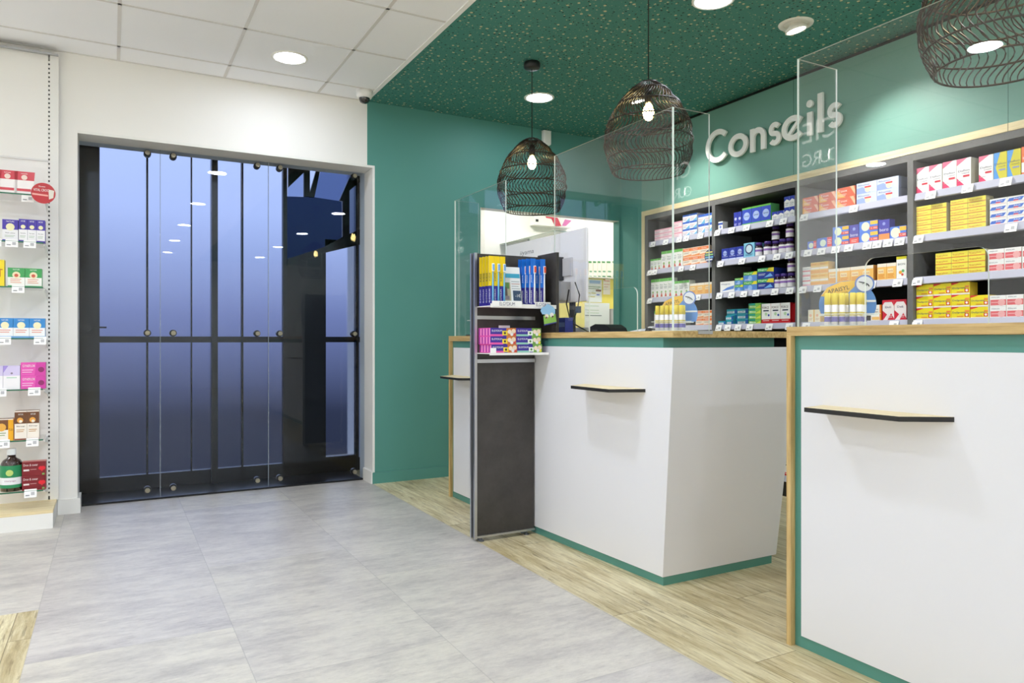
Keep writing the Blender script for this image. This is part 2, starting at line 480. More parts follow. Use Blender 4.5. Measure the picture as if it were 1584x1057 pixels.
w = MB(); w.box(XL, YN - 0.1, 0, 4.3, YN, H, M_WALL); struct(w, 'wall_near')
w = MB(); w.box(-0.279, 4.984, 0, DX0 + 0.015, YB, 0.088, M_WHITE2); w.box(DX0, YB, 0, DX0 + 0.015, 5.175, 0.088, M_WHITE2)
w.box(DX1 - 0.02, YB - 0.014, 0, DX1 - 0.004, 5.175, 0.088, M_WHITE2)
struct(w, 'baseboard_left')
w = MB(); w.box(DX1 - 0.008, 4.984, 0, OX0, YB, 0.078, M_GREEN); struct(w, 'baseboard_back')

# back office seen through the opening
w = MB()
w.box(1.9, 6.35, 0, 5.3, 6.42, 2.5, M_WALL); w.box(1.85, 5.08, 0, 1.92, 6.42, 2.5, M_WALL); w.box(5.25, 5.02, 0, 5.32, 6.42, 2.5, M_WALL)
w.box(4.3, 5.02, 0, 5.32, 5.08, 2.5, M_WALL)
w.box(1.85, 5.08, 2.5, 5.32, 6.42, 2.56, M_CEIL)
struct(w, 'wall_back_office')

# outer entrance wall of dark metal frames, frosted panes and sheets darkened for unlit openings
YO = 5.60
w = MB()
def dk(x0, x1, z0, z1, y0=YO - 0.02, y1=YO + 0.03): w.box(x0, y0, z0, x1, y1, z1, M_DARK)
dk(-0.75, 1.86, 0, 0.098)
for a, b in ((-0.30, -0.073), (0.206, 0.218), (0.488, 0.496), (0.826, 0.839)): dk(a, b, 0.0, 2.6)
dk(0.620, 0.660, 0.0, 2.6, YO - 0.06, YO + 0.03)
dk(1.12, 1.15, 0, 2.6); w.prism([(1.15, 0), (1.44, 0), (1.44, 1.72), (1.15, 1.62)], YO - 0.02, YO + 0.03, 'y', M_DARK); dk(1.44, 1.692, 0.0, 0.12)  # solid sheet coloured dark to stand in for the unlit opening
dk(1.675, 1.70, 0.0, 2.6)
dk(-0.30, 1.86, 1.004, 1.046, YO - 0.05, YO + 0.0)
dk(-0.75, 1.86, 2.6, 2.7)
w.box(-0.75, 5.30, 0, -0.30, YO + 0.03, 2.7, M_DARK); w.box(1.84, 5.30, 0, 1.90, YO + 0.03, 2.7, M_DARK)
w.box(-0.75, 5.30, 2.45, 1.86, YO, 2.7, M_DARK)
# bars of the sloping roof glazing above the low pane
def wp(u, v, y=YO):
    x = Xb(u, y); return (x, HC + (HZ - v) * dep(x, y) / FPX)
for poly in ([(445, 240), (469, 240), (469, 268), (445, 291)], [(469, 240), (478, 240), (478, 305), (469, 305)], [(492, 250), (497, 250), (485, 306), (478, 306), (478, 299)],
             [(478, 240), (497, 240), (497, 261), (478, 260)], [(497, 240), (544, 240), (544, 265), (497, 261)], [(544, 240), (568, 240), (568, 272), (539, 296), (529, 312), (524, 311), (544, 265)],
             [(529, 312), (539, 296), (539, 363), (529, 368)], [(444, 401), (500, 383), (529, 367), (568, 350), (568, 376), (500, 392), (444, 412)]):
    w.prism([wp(*q_) for q_ in poly], YO - 0.03, YO - 0.004, 'y', M_DARK)
w1 = struct(w, 'window_1')
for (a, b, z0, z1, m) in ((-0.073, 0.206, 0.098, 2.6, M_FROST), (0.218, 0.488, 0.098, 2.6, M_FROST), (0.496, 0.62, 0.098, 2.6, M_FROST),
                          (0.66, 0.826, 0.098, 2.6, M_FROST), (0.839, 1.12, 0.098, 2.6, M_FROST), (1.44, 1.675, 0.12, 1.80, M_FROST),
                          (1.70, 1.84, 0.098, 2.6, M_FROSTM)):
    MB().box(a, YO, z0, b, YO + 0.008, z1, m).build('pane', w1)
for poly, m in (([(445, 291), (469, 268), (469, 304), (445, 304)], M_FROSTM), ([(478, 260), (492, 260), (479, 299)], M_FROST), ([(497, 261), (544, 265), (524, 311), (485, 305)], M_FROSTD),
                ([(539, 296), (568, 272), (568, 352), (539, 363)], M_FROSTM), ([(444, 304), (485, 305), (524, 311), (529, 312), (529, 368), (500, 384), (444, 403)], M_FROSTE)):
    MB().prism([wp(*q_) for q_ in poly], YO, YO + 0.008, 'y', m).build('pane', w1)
# entrance glass doors with their bolted fittings
d = MB()
for a, b in ((DX0 + 0.002, 0.2705), (0.2735, 0.9415), (0.9445, DX1 - 0.006)):
    d.box(a, 5.185, 0.012, b, 5.195, DZ - 0.006, M_DGLASS)
for xx in (0.272, 0.943): d.box(xx - 0.0015, 5.184, 0.012, xx + 0.0015, 5.196, DZ - 0.006, pm((150, 160, 170), 0.15, spec=0.6))
d.box(DX0, 5.17, 0, DX1 - 0.02, 5.21, 0.012, M_DARK)
d1 = struct(d, 'door_1')
for xx in (0.198, 0.348, 0.87, 1.02, 1.546):
    for zz in (2.215, 1.066, 0.062):
        MB().cyl((xx, 5.165, zz), 0.0145, 0.02, 16, pm((150, 144, 126), 0.35, 0.5), 'y').cyl((xx, 5.195, zz), 0.022, 0.03, 16, M_DARK, 'y').build('fitting', d1)
MB().cyl((-0.135, 5.195, 1.10), 0.024, 0.03, 20, M_DARK, 'y').box(-0.135, 5.2, 1.095, -0.03, 5.215, 1.105, M_DARK).build('lock', d1)

# =================================================================== CEILING LIGHTS
M_LED3 = pm((255, 255, 255), 0.5, name='led_diffuser_office', emit=(255, 250, 240), estr=LAMP * 1.9)
def downlight(x, y, label, r=0.085, led=None):
    t = thing('ceiling_light', label, 'ceiling light', (x, y, H), 0, 'round ceiling lights')
    MB().lathe([(r, -0.001), (r, -0.004), (r + 0.014, -0.006), (r + 0.02, -0.004), (r + 0.021, 0.0)], 40, M_RING).build('ring', t, local=True)
    MB().lathe([(0.0005, -0.0035), (r, -0.0035)], 40, led or M_LED).build('diffuser', t, local=True)
    return t
dl0 = downlight(0.932, 4.453, 'round white ceiling light set in the white tiled ceiling near the entrance')
downlight(0.932, 2.5, 'round ceiling light in the white tiles, nearest behind the one by the entrance', led=M_LED4)
dup(dl0, (0.932, 0.6, H), None, 'round ceiling light in the white tiles above the camera')
dlb = downlight(0.932, -5.1, 'round ceiling light in the white tiles at the far end behind the camera', led=M_LED2)
for i, yy in enumerate((-1.3, -3.2)):
    dup(dlb, (0.932, yy, H), None, 'round ceiling light in the white tiles behind the camera, %s one' % ORD[i])
for i, (xx, yy) in enumerate(((-0.36, 2.35), (-2.39, 4.43), (-2.2, 2.35), (-2.7, 0.4), (-2.7, -1.6), (-0.9, -3.6), (-2.7, -3.6), (-1.8, -5.3))):  # first two known from reflections, the rest added to raise ambient light
    dup(dlb, (xx, yy, H), None, 'out-of-view round fill light in the white tiled ceiling left of the camera, %s one' % ORD[i])
dup(dl0, (2.611, 4.347, H), None, 'lit round ceiling light in the green ceiling beside the cord of the far pendant')
dup(dl0, (2.62, 2.68, H), None, 'lit round ceiling light at the top edge, near the middle pendant')
for i, yy in enumerate((0.75, -1.35, -3.25, -5.1)):
    dlc = downlight(2.65, yy, 'round ceiling light in the green ceiling right of the camera, %s one' % ORD[i], led=M_LED2 if i == 0 else M_LED4)
# tilting wall-washer spots
def gimbal(x, y, label, aim):
    t = thing('spotlight', label, 'ceiling spotlight', (x, y, H), 0, 'tilting spotlights by the shelf wall')
    MB().lathe([(0.062, -0.001), (0.064, -0.008), (0.088, -0.006), (0.09, 0.0)], 36, M_RING).build('ring', t, local=True)
    b = MB().lathe([(0.02, 0.03), (0.055, 0.0), (0.058, -0.012), (0.05, -0.014), (0.049, -0.008)], 30, M_RING).lathe([(0.0005, -0.0098), (0.047, -0.0098)], 30, pm((255, 255, 255), 0.5, name='spot_lens', emit=(255, 250, 240), estr=4)).build('lamp_head', t, local=True)
    dv = (Vector(aim) - Vector((x, y, H))).normalized()
    b.rotation_euler = Vector((0, 0, -1)).rotation_difference(Vector((dv.x * 0.35, dv.y * 0.35, dv.z)).normalized()).to_euler()
    b.location = (0, 0, -0.024)
    L = bpy.data.lights.new('spot_beam', 'SPOT'); L.energy = SPOTW; L.spot_size = math.radians(76); L.spot_blend = 0.8; L.shadow_soft_size = 0.03
    L.color = (1, 0.97, 0.92)
    lo = bpy.data.objects.new('spot_beam', L); COL.objects.link(lo); lo.location = (x + dv.x * 0.05, y + dv.y * 0.05, H - 0.035)
    lo.rotation_euler = Vector((0, 0, -1)).rotation_difference(dv).to_euler()
    return t
gimbal(3.206, 2.671, 'small tilting white spotlight in the green ceiling above the shelf wall lettering', (3.82, 2.35, 1.65))
gimbal(3.2, 4.0, 'tilting white spotlight in the green ceiling hidden behind the middle pendant', (3.82, 3.95, 1.65))
gimbal(3.2, 1.05, 'tilting white spotlight in the green ceiling beyond the right picture edge', (3.82, 1.0, 1.65))
# back office lamp
bo = downlight(3.3, 5.75, 'round ceiling light in the back office ceiling', led=M_LED3); bo.location.z = 2.5
bo2 = dup(bo, (4.5, 5.8, 2.5), None, 'second round ceiling light in the back office, farther right')
# security camera
t = thing('security_camera', 'white dome security camera at the edge of the white ceiling', 'camera', (1.50, 4.80, H))
MB().lathe([(0.0005, 0), (0.052, 0), (0.054, -0.03), (0.048, -0.05), (0.036, -0.052)], 32, M_WHITE2, (1.50, 4.80, H)).build('housing', t)
MB().lathe([(0.037, -0.05), (0.036, -0.065), (0.027, -0.08), (0.012, -0.087), (0.0005, -0.089)], 28, pm((14, 14, 16), 0.1, coat=1), (1.50, 4.80, H)).build('dome', t)
# motion detector
q = bevel(MB().box(3.02, 4.955, 2.585, 3.095, 5.0, 2.70, M_WHITE2).build('motion_detector'), 0.015, 3)
tag(q, 'white motion detector high on the green back wall behind the far pendant', 'detector')

# =================================================================== SHELF WALL
SZ = [1.815, 1.588, 1.36, 1.13, 0.90, 0.66, 0.40, 0.135]
UP = [4.66, 3.907, 3.17, 2.425, 1.69, 0.95]
BN = ['farthest left', 'second', 'third', 'fourth', 'fifth']
for k in range(5):
    y1, y0 = UP[k], UP[k + 1]
    t = thing('shelf_bay', 'grey open wall shelving bay full of medicine boxes, %s bay from the left' % BN[k], 'shelving', (4.0, (y0 + y1) / 2, 0), 0, 'shelving bays along the right wall')
    MB().box(4.19, y0 + 0.0165, 0.10, 4.22, y1 - 0.0165, 1.998, M_CARC).build('back_panel', t)
    MB().box(XR, y0 - 0.0165, 0, 4.22, y0 + 0.0165, 2.036, M_GREY).build('upright', t)
    if k == 0: MB().box(XR, y1 - 0.0165, 0, 4.22, y1 + 0.02, 2.036, M_GREY).build('upright', t)
    MB().box(XR, y0 + 0.0165, 1.998, 4.22, y1 - 0.0165, 2.036, M_GREY).build('top_panel', t)
    MB().box(XR + 0.03, y0 + 0.0165, 0, 4.22, y1 - 0.0165, 0.10, M_CARC).build('plinth', t)
    for z in SZ:
        s = MB().box(3.842, y0 + 0.017, z - 0.022, 4.19, y1 - 0.017, z, M_CARC).build('shelf', t)
        MB().prism([(3.828, z - 0.034), (3.842, z - 0.038), (3.842, z + 0.004), (3.834, z + 0.004)], y0 + 0.018, y1 - 0.018, 'y', M_STRIP).build('label_strip', s)
# prism along y uses (x,z) pairs
tr = MB()
tr.box(XR - 0.002, 0.9, 2.037, XR + 0.05, 4.722, 2.077, M_PALEY)
tr.box(XR - 0.002, 4.682, 0, XR + 0.05, 4.722, 2.037, M_PALEZ)
for yy in (1.93,): tr.box(XR - 0.0026, yy - 0.0012, 2.037, XR - 0.002, yy + 0.0012, 2.077, pm((120, 96, 60), 0.5))
struct(tr, 'trim_4')

# second raised lettering further along the fascia, behind the camera, as the screens mirror it
sg2 = thing('wall_lettering', 'slim white two-line lettering on the green panel right of the camera, mirrored in the screens', 'sign', (3.82, 0.3, 2.1))
M_LIT = pm((250, 250, 248), 0.5, name='glowing_letter', emit=(255, 252, 246), estr=0.9)  # letter faces emit a weak glow of their own
for s_, yy, z_, h_ in (('C', .435, 2.315, .125), ('I', .345, 2.315, .125), ('E', .27, 2.315, .125), ('O', .46, 2.145, .082), ('U', .40, 2.145, .082), ('R', .335, 2.145, .082), ('G', .27, 2.145, .082)):
    MB().text(s_, (3.806, yy, z_), (0, -1, 0), (0, 0, 1), h_, M_LIT).box(3.807, yy - .004, z_ - .004, XR, yy + .004, z_ + .004, M_WHITE2).build('letter', sg2)

# =================================================================== COUNTERS
def flap(t, pts, z, name='fold_down_shelf'):
    m = MB()
    n = len(pts)
    vs = [(p[0], p[1], z - 0.014) for p in pts] + [(p[0], p[1], z) for p in pts]
    m.add(vs, [tuple(range(n)), tuple(range(n, 2 * n))], M_PALEY)
    m.add(vs, [(i, (i + 1) % n, n + (i + 1) % n, n + i) for i in range(n)], M_BLACK)
    o = m.build(name, t)
    return o
# near counter
t = thing('service_counter', 'nearest white counter with oak top and green base, cut by the right edge', 'counter', (2.3, 0.6, 0), 0, 'pharmacy service counters')
YE = 1.692; YS = -0.7
m = MB(); m.box(1.985, YS, 1.035, 2.68, YE, 1.065, M_OAKY); bevel(m.build('worktop', t), 0.001, 1)
m = MB(); m.box(1.985, YE - 0.018, 0, 2.68, YE, 1.0345, M_OAKZ); m.build('end_panel', t)
m = MB(); m.box(1.985, YS, 0, 2.68, YS + 0.028, 1.0345, M_OAKZ); m.build('end_panel', t)
m = MB(); m.box(2.006, YS + 0.028, 0, 2.66, YE - 0.018, 1.0345, M_GREEN2); m.build('body', t)
m = MB(); m.box(2.001, YS + 0.06, 0.040, 2.0061, Yr(1239.3, 2.001), 0.989, M_WHITE); m.build('front_panel', t)
flap(t, [(2.001, 1.561), (1.880, 1.535), (1.880, 1.225), (2.001, 1.146)], 0.812)
# middle counter, its end panel leaning out towards the top
t = thing('service_counter', 'middle white counter with a slanting side, oak top and green base', 'counter', (2.3, 2.85, 0), 0, 'pharmacy service counters')
YT, YF = 2.273, 3.42
def fx(y): return 1.999 - (y - 2.337) * 0.042
m = MB(); m.hexa([(fx(YT) - 0.004, YT, 1.031), (2.74, YT, 1.031), (2.74, YF, 1.031), (fx(YF) - 0.004, YF, 1.031)],
                 [(fx(YT) - 0.004, YT, 1.059), (2.74, YT, 1.059), (2.74, YF, 1.059), (fx(YF) - 0.004, YF, 1.059)], M_OAKY); bevel(m.build('worktop', t), 0.001, 1)
m = MB(); m.hexa([(fx(2.337) + 0.006, 2.337, 0), (2.643, 2.337, 0), (2.643, YF - 0.01, 0), (fx(YF) + 0.006, YF - 0.01, 0)],
                 [(fx(2.337) + 0.006, 2.337, 1.031), (2.66, 2.337, 1.031), (2.66, YF - 0.01, 1.031), (fx(YF) + 0.006, YF - 0.01, 1.031)], M_GREEN2); m.build('body', t)
m = MB(); m.hexa([(fx(2.334), 2.334, 0.037), (fx(2.334) + 0.006, 2.334, 0.037), (fx(YF) + 0.006, YF, 0.037), (fx(YF), YF, 0.037)],
                 [(fx(YT), YT, 0.989), (fx(YT) + 0.006, YT, 0.989), (fx(YF) + 0.006, YF, 0.989), (fx(YF), YF, 0.989)], M_WHITE); m.build('front_panel', t)
m = MB(); m.hexa([(fx(2.334) + 0.006, 2.334, 0.037), (2.67, 2.334, 0.037), (2.67, 2.337, 0.037), (fx(2.334) + 0.006, 2.337, 0.037)],
                 [(fx(YT) + 0.006, YT, 0.989), (2.745, YT, 0.989), (2.745, 2.337, 0.989), (fx(YT) + 0.006, 2.337, 0.989)], M_WHITE); m.build('side_panel', t)
m = MB(); m.box(2.135, YT - 0.004, 1.046, 2.215, YT + 0.001, 1.060, M_ALU); m.build('cable_clip', t)
flap(t, [(fx(2.87), 2.87), (1.845, 2.79), (1.845, 2.50), (fx(2.44), 2.44)], 0.812)
# far counter
t = thing('service_counter', 'farthest white counter by the green wall, half hidden by the display stand', 'counter', (2.2, 4.0, 0), 0, 'pharmacy service counters')
YE, YS = 4.354, 3.62
m = MB(); m.box(1.926, YS, 1.014, 2.55, YE, 1.047, M_OAKY); m.build('worktop', t)
m = MB(); m.box(1.926, YE - 0.024, 0, 2.55, YE, 1.0135, M_OAKZ); m.build('end_panel', t)
m = MB(); m.box(1.945, YS, 0, 2.54, YE - 0.024, 1.0135, M_GREEN2); m.build('body', t)
m = MB(); m.box(1.939, YS + 0.02, 0.040, 1.9451, YE - 0.048, 0.972, M_WHITE); m.build('front_panel', t)
flap(t, [(1.939, 4.30), (1.80, 4.20), (1.80, 3.92), (1.939, 3.86)], 0.795)

# protective screens
def screen2(label, x, yf, yn, z0, z1, xr, yside, cut=None, bead=False):
    t = thing('protective_screen', label, 'screen', (x, (yf + yn) / 2, z0), 0, 'clear protective screens on the counters')
    th = 0.003
    out = [(yn, z0), (yn, z1), (yf, z1), (yf, z0)]
    if cut:
        a, b, zc, r = cut
        out += [(a, z0), (a, zc - r)]
        for k in range(1, 6):
            w = k / 6 * math.pi / 2; out.append((a - r + r * math.cos(w), zc - r + r * math.sin(w)))
        out += [(a - r, zc), (b + r, zc)]
        for k in range(1, 6):
            w = math.pi / 2 + k / 6 * math.pi / 2; out.append((b + r + r * math.cos(w), zc - r + r * math.sin(w)))
        out += [(b, zc - r), (b, z0)]
    MB().prism(out, x - th, x + th, 'x', M_GLASS, M_EDGE).build('front_pane', t)
    MB().prism([(x + th, z0), (xr, z0), (xr, z1), (x + th, z1)], yside - th, yside + th, 'y', M_GLASS, M_EDGE).build('side_pane', t)
    if bead: MB().box(x + 0.003, yside + 0.0031, z0, x + 0.009, yside + 0.009, z1, M_EDGE).build('glue_bead', t)
    return t
screen2('clear acrylic screen on the middle counter, its glued corner in front of the middle pendant', 2.03, 3.222, 2.307, 1.0592, 1.985, 2.231, 2.307, (2.905, 2.538, 1.257, 0.035), True)
screen2('large clear acrylic screen on the nearest counter, cut by the top right corner', 2.02, 1.675, 0.40, 1.0652, 1.966, 2.217, 1.675, (1.425, 1.068, 1.270, 0.03))
screen2('small clear acrylic screen on the far counter behind the display stand', 1.96, 4.330, 3.63, 1.0472, 1.93, 2.13, 4.327, None)

# =================================================================== PENDANT LAMPS
M_WICK = pm((46, 36, 28), 0.4, 0.3, name='dark_bronze_wicker')
def make_pendant(x, y, label):
    t = thing('pendant_lamp', label, 'pendant lamp', (x, y, 0), 0, 'woven wicker pendant lamps')
    ZT = 2.248
    MB().lathe([(0.0005, H), (0.048, H), (0.050, H - 0.008), (0.049, H - 0.034), (0.040, H - 0.040), (0.0005, H - 0.040)], 32, M_BLACK, (x, y, 0)).build('canopy', t)
    MB().tube([(x, y, H - 0.04), (x, y, ZT - 0.04)], 0.003, 8, M_BLACK).build('cord', t)
    MB().lathe([(0.0005, ZT - 0.035), (0.018, ZT - 0.04), (0.020, ZT - 0.10), (0.0005, ZT - 0.10)], 20, M_BLACK, (x, y, 0)).build('socket', t)
    MB().lathe([(0.0005, ZT - 0.100), (0.012, ZT - 0.106), (0.024, ZT - 0.128), (0.027, ZT - 0.150), (0.021, ZT - 0.172), (0.010, ZT - 0.184), (0.0005, ZT - 0.186)], 24,
               pm((255, 226, 160), 0.3, name='warm_bulb', emit=(255, 226, 150), estr=BULB), (x, y, 0)).build('bulb', t)
    prof = [(0, .030), (.012, .050), (.03, .076), (.06, .106), (.10, .140), (.15, .173), (.20, .195), (.26, .208), (.31, .209), (.35, .203), (.39, .190), (.42, .176), (.437, .168)]
    def R(d):
        for (a, ra), (b, rb) in zip(prof, prof[1:]):
            if d <= b: return ra + (rb - ra) * (d - a) / (b - a)
        return prof[-1][1]
    s = MB(); NR = 56
    for i in range(NR):
        p0 = 2 * math.pi * i / NR; path = []
        for k in range(31):
            dd = 0.437 * k / 30
            ph = p0 + 0.16 * math.sin(dd / 0.437 * math.pi * 4.4 + 0.5) - 0.25 * dd / 0.437
            r = R(dd) + 0.004 * math.sin(dd * 60 + i)
            path.append((x + r * math.cos(ph), y + r * math.sin(ph), ZT - dd))
        s.tube(path, 0.0024, 4, M_WICK)
    for dd in (0.005, 0.045, 0.115, 0.20, 0.285, 0.37, 0.437):
        r = R(dd)
        s.tube([(x + r * math.cos(2 * math.pi * k / 48), y + r * math.sin(2 * math.pi * k / 48), ZT - dd) for k in range(49)], 0.0034, 5, M_WICK)
    s.build('lamp_shade', t)
    return t
pl = make_pendant(2.244, 3.821, 'far black wicker pendant lamp with a lit bulb, above the display stand')
dup(pl, (2.262, 2.745, 0.016), 0.4, 'middle black wicker pendant lamp with a lit bulb, behind the corner of the middle screen')
dup(pl, (2.25, 1.156, 0), 1.1, 'nearest black wicker pendant lamp, cut off by the top right corner')

# =================================================================== LETTERING ON THE FASCIA
sg = thing('wall_lettering', 'large white raised letters reading Conseils on the green panel above the shelves', 'sign', (3.82, 3.4, 2.29))
LZ0, XH, CAPH, SW, LX0, LX1 = 2.290, 0.156, 0.236, 0.037, 3.784, 3.800
M_LET = pm((252, 251, 248), 0.5, name='letter_white')
def ribbon(path, w=SW, close=False):
    m = MB(); n = len(path); L = []; Rr = []
    for i, p in enumerate(path):
        a = Vector(path[(i - 1) % n] if (close or i) else path[0]); b = Vector(path[(i + 1) % n] if (close or i < n - 1) else path[-1])
        t = (b - a).normalized(); q = Vector((-t.y, t.x)) * (w / 2)
        L.append(Vector(p) + q); Rr.append(Vector(p) - q)
    vs = []
    for xx in (LX0, LX1):
        for pt in L: vs.append((xx, pt.x, pt.y))
        for pt in Rr: vs.append((xx, pt.x, pt.y))
    fs = []; K = n if close else n - 1
    for i in range(K):
        j = (i + 1) % n
        fs += [(i, j, n + j, n + i), (2 * n + i, 3 * n + i, 3 * n + j, 2 * n + j), (i, 2 * n + i, 2 * n + j, j), (n + i, n + j, 3 * n + j, 3 * n + i)]
    if not close: fs += [(0, n, 3 * n, 2 * n), (n - 1, 3 * n - 1, 4 * n - 1, 2 * n - 1)][:1] + [(n - 1, 2 * n - 1, 4 * n - 1, 3 * n - 1)]
    m.add(vs, fs, M_LET)
    return m
def arc(cy, cz, ry, rz, a0, a1, n=24):     # y decreases to the right of the picture
    return [(cy - ry * math.cos(math.radians(a0 + (a1 - a0) * k / n)), cz + rz * math.sin(math.radians(a0 + (a1 - a0) * k / n))) for k in range(n + 1)]
def letter(m): m.build('letter', sg)
rx = XH / 2 - SW / 2
# C
letter(ribbon(arc(3.832, LZ0 + CAPH / 2, CAPH / 2 - SW / 2, CAPH / 2 - SW / 2, 42, 318, 36)))
# o
letter(ribbon(arc(3.640, LZ0 + XH / 2, rx + 0.010, rx + 0.002, 0, 360 - 12, 29), close=True))
# n
m = ribbon([(3.530 - SW / 2, LZ0), (3.530 - SW / 2, LZ0 + XH)]); xn = 3.399 + SW / 2; rn = (3.530 - SW / 2 - xn) / 2; cn = 3.530 - SW / 2 - rn
m2 = ribbon(arc(cn, LZ0 + XH - rn - SW / 2, rn, rn, 170, 0, 14) + [(xn, LZ0)])
for q in (m2,): m.add([(p[0] - .0006 if p[0] < 3.79 else p[0] + .0004, p[1], p[2]) for p in q.v], q.f, M_LET)
letter(m)
def es(cy, w):   # s
    r1 = XH * 0.25 - SW * 0.22; k = w / 2 - SW / 2
    top = LZ0 + XH - SW / 2 - r1; bot = LZ0 + SW / 2 + r1
    P = arc(cy, top, k, r1, 28, 240, 16)
    P2 = arc(cy, bot, k, r1, 60, -152, 16)
    return ribbon(P[:-1] + P2, SW * 0.9)
letter(es(3.322, 0.100))
# e with a slanting bar
m = ribbon(arc(3.176, LZ0 + XH / 2, rx + 0.012, rx + 0.002, 38, 322, 30)); q = ribbon([(3.176 + 0.046, LZ0 + 0.028), (3.176 - 0.050, LZ0 + XH - 0.03)], SW * 0.62)
m.add([(p[0] + .0006, p[1], p[2]) for p in q.v], q.f, M_LET); letter(m)
# i
m = ribbon([(3.051, LZ0), (3.051, LZ0 + XH - 0.012)])
m.prism([(3.051 + 0.023 * math.cos(2 * math.pi * k / 20), LZ0 + 0.196 + 0.023 * math.sin(2 * math.pi * k / 20)) for k in range(20)], LX0, LX1, 'x', M_LET)
letter(m)
# l
letter(ribbon([(2.974, LZ0), (2.974, LZ0 + CAPH + 0.004)]))
letter(es(2.874, 0.102))

# =================================================================== DISPLAY STAND
t = thing('display_stand', 'tall slate grey display stand with aluminium edge leaning against the middle counter', 'display stand', (1.8, 3.32, 0))
m = MB(); m.box(1.614, 3.300, 0.030, 1.950, 3.340, 1.4590, M_SLATE); m.box(1.950, 3.300, 1.062, 1.996, 3.340, 1.4595, M_SLATE); m.build('back_panel', t)
for a, b in ((3.294, 3.306), (3.316, 3.323), (3.334, 3.348)):
    MB().box(1.600 if a != 3.316 else 1.604, a, 0.014, 1.614, b, 1.462, M_ALU if a != 3.316 else M_ALUD).build('edge_profile', t)
for z in (0.020, 0.905, 1.126): MB().box(1.614, 3.290, z, 1.952, 3.300, z + (0.018 if z > 0.5 else 0.010), M_ALU).build('rail', t)
for xx in (1.640, 1.905):
    for yy in (3.30, 3.335): MB().cyl((xx, yy, 0), 0.014, 0.006, 16, M_ALUD).cyl((xx, yy, 0.005), 0.005, 0.018, 10, M_ALUD).build('foot', t)
bevel(MB().box(1.996, 3.154, 1.060, 2.014, 3.340, 1.472, M_SLATE).build('side_panel', t), 0.001, 1)
m = MB(); m.box(1.616, 3.150, 1.186, 1.994, 3.300, 1.190, M_WHITE2); m.box(1.616, 3.149, 1.180, 1.994, 3.152, 1.200, M_WHITE2); m.build('shelf', t)
m = MB(); m.box(1.616, 3.160, 0.952, 1.955, 3.300, 0.956, M_WHITE2); m.box(1.616, 3.159, 0.946, 1.955, 3.162, 0.958, M_WHITE2); m.build('shelf', t)
NAVY = pm((24, 30, 96), 0.4)
def card(name, label, cat, x0, x1, y, z0, z1, txt=None, tc=NAVY, tw=None, th=None, m=M_TAG, group=None):
    b = MB().box(x0, y, z0, x1, y + 0.0015, z1, m)
    if txt: b.text(txt, ((x0 + x1) / 2, y - 0.0004, (z0 + z1) / 2), (1, 0, 0), (0, 0, 1), th or (z1 - z0) * 0.6, tc, tw)
    o = b.build(name); tag(o, label, cat, group); return o
card('shelf_label', 'white strip with ELGYDIUM in front of the yellow toothbrushes', 'label', 1.622, 1.79, 3.1460, 1.186, 1.213, 'ELGYDIUM', tw=0.085, th=0.017)
card('shelf_label', 'white strip with ELGYDIUM in front of the blue toothbrushes', 'label', 1.866, 1.958, 3.1460, 1.186, 1.213, 'ELGYDIUM', tw=0.082, th=0.017)
card('price_tag', 'small white tag above the toothpaste boxes on the stand', 'price tag', 1.735, 1.80, 3.290, 1.078, 1.096)
card('price_tag', 'small white tag left of the toothpaste boxes on the stand', 'price tag', 1.618, 1.650, 3.156, 0.958, 0.982)
# leaflet
m = MB(); X0, Y0, Z0 = 1.690, 3.205, 1.192
def LP(u, v): return (X0 + u * 0.135, Y0 + v * 0.03, Z0 + v * 0.20)
def patch(m, u0, v0, u1, v1, mat, off=0.0008):
    a, b, c, d = LP(u0, v0), LP(u1, v0), LP(u1, v1), LP(u0, v1)
    m.add([(p[0], p[1] - off, p[2]) for p in (a, b, c, d)], [(0, 1, 2, 3)], mat)
b0, b1 = LP(0, 0), LP(1, 1)
m.hexa([(b0[0], b0[1], b0[2]), (b1[0], b0[1], b0[2]), (b1[0], b0[1] + .002, b0[2]), (b0[0], b0[1] + .002, b0[2])],
       [(b0[0], b1[1], b1[2]), (b1[0], b1[1], b1[2]), (b1[0], b1[1] + .002, b1[2]), (b0[0], b1[1] + .002, b1[2])], pm((238, 242, 244), 0.25))
patch(m, .0, .86, .32, .95, pm((60, 170, 205), .4)); patch(m, .18, .72, .98, .83, pm((60, 170, 205), .4)); patch(m, .05, .14, .55, .60, pm((196, 190, 160), .4))
patch(m, .05, .44, .50, .60, pm((96, 150, 80), .4), .0012); patch(m, .22, .18, .40, .48, pm((104, 90, 88), .4), .0014); patch(m, .14, .16, .48, .26, pm((150, 140, 150), .4), .0016)
patch(m, .64, .14, .98, .40, pm((58, 80, 108), .4)); patch(m, .60, .62, .95, .635, pm((150, 160, 170), .4)); patch(m, .60, .56, .95, .575, pm((190, 120, 110), .4)); patch(m, .60, .50, .90, .515, pm((150, 160, 170), .4))
patch(m, .60, .44, .95, .455, pm((150, 160, 170), .4))
c0 = LP(.84, .27); m.text('-1€', (c0[0], c0[1] - 0.002, c0[2]), (1, 0, 0), (0, .15, .99), 0.016, pm((240, 240, 240), .4))
tag(m.build('leaflet'), 'white leaflet with a small picture between the yellow and blue toothbrushes', 'leaflet')
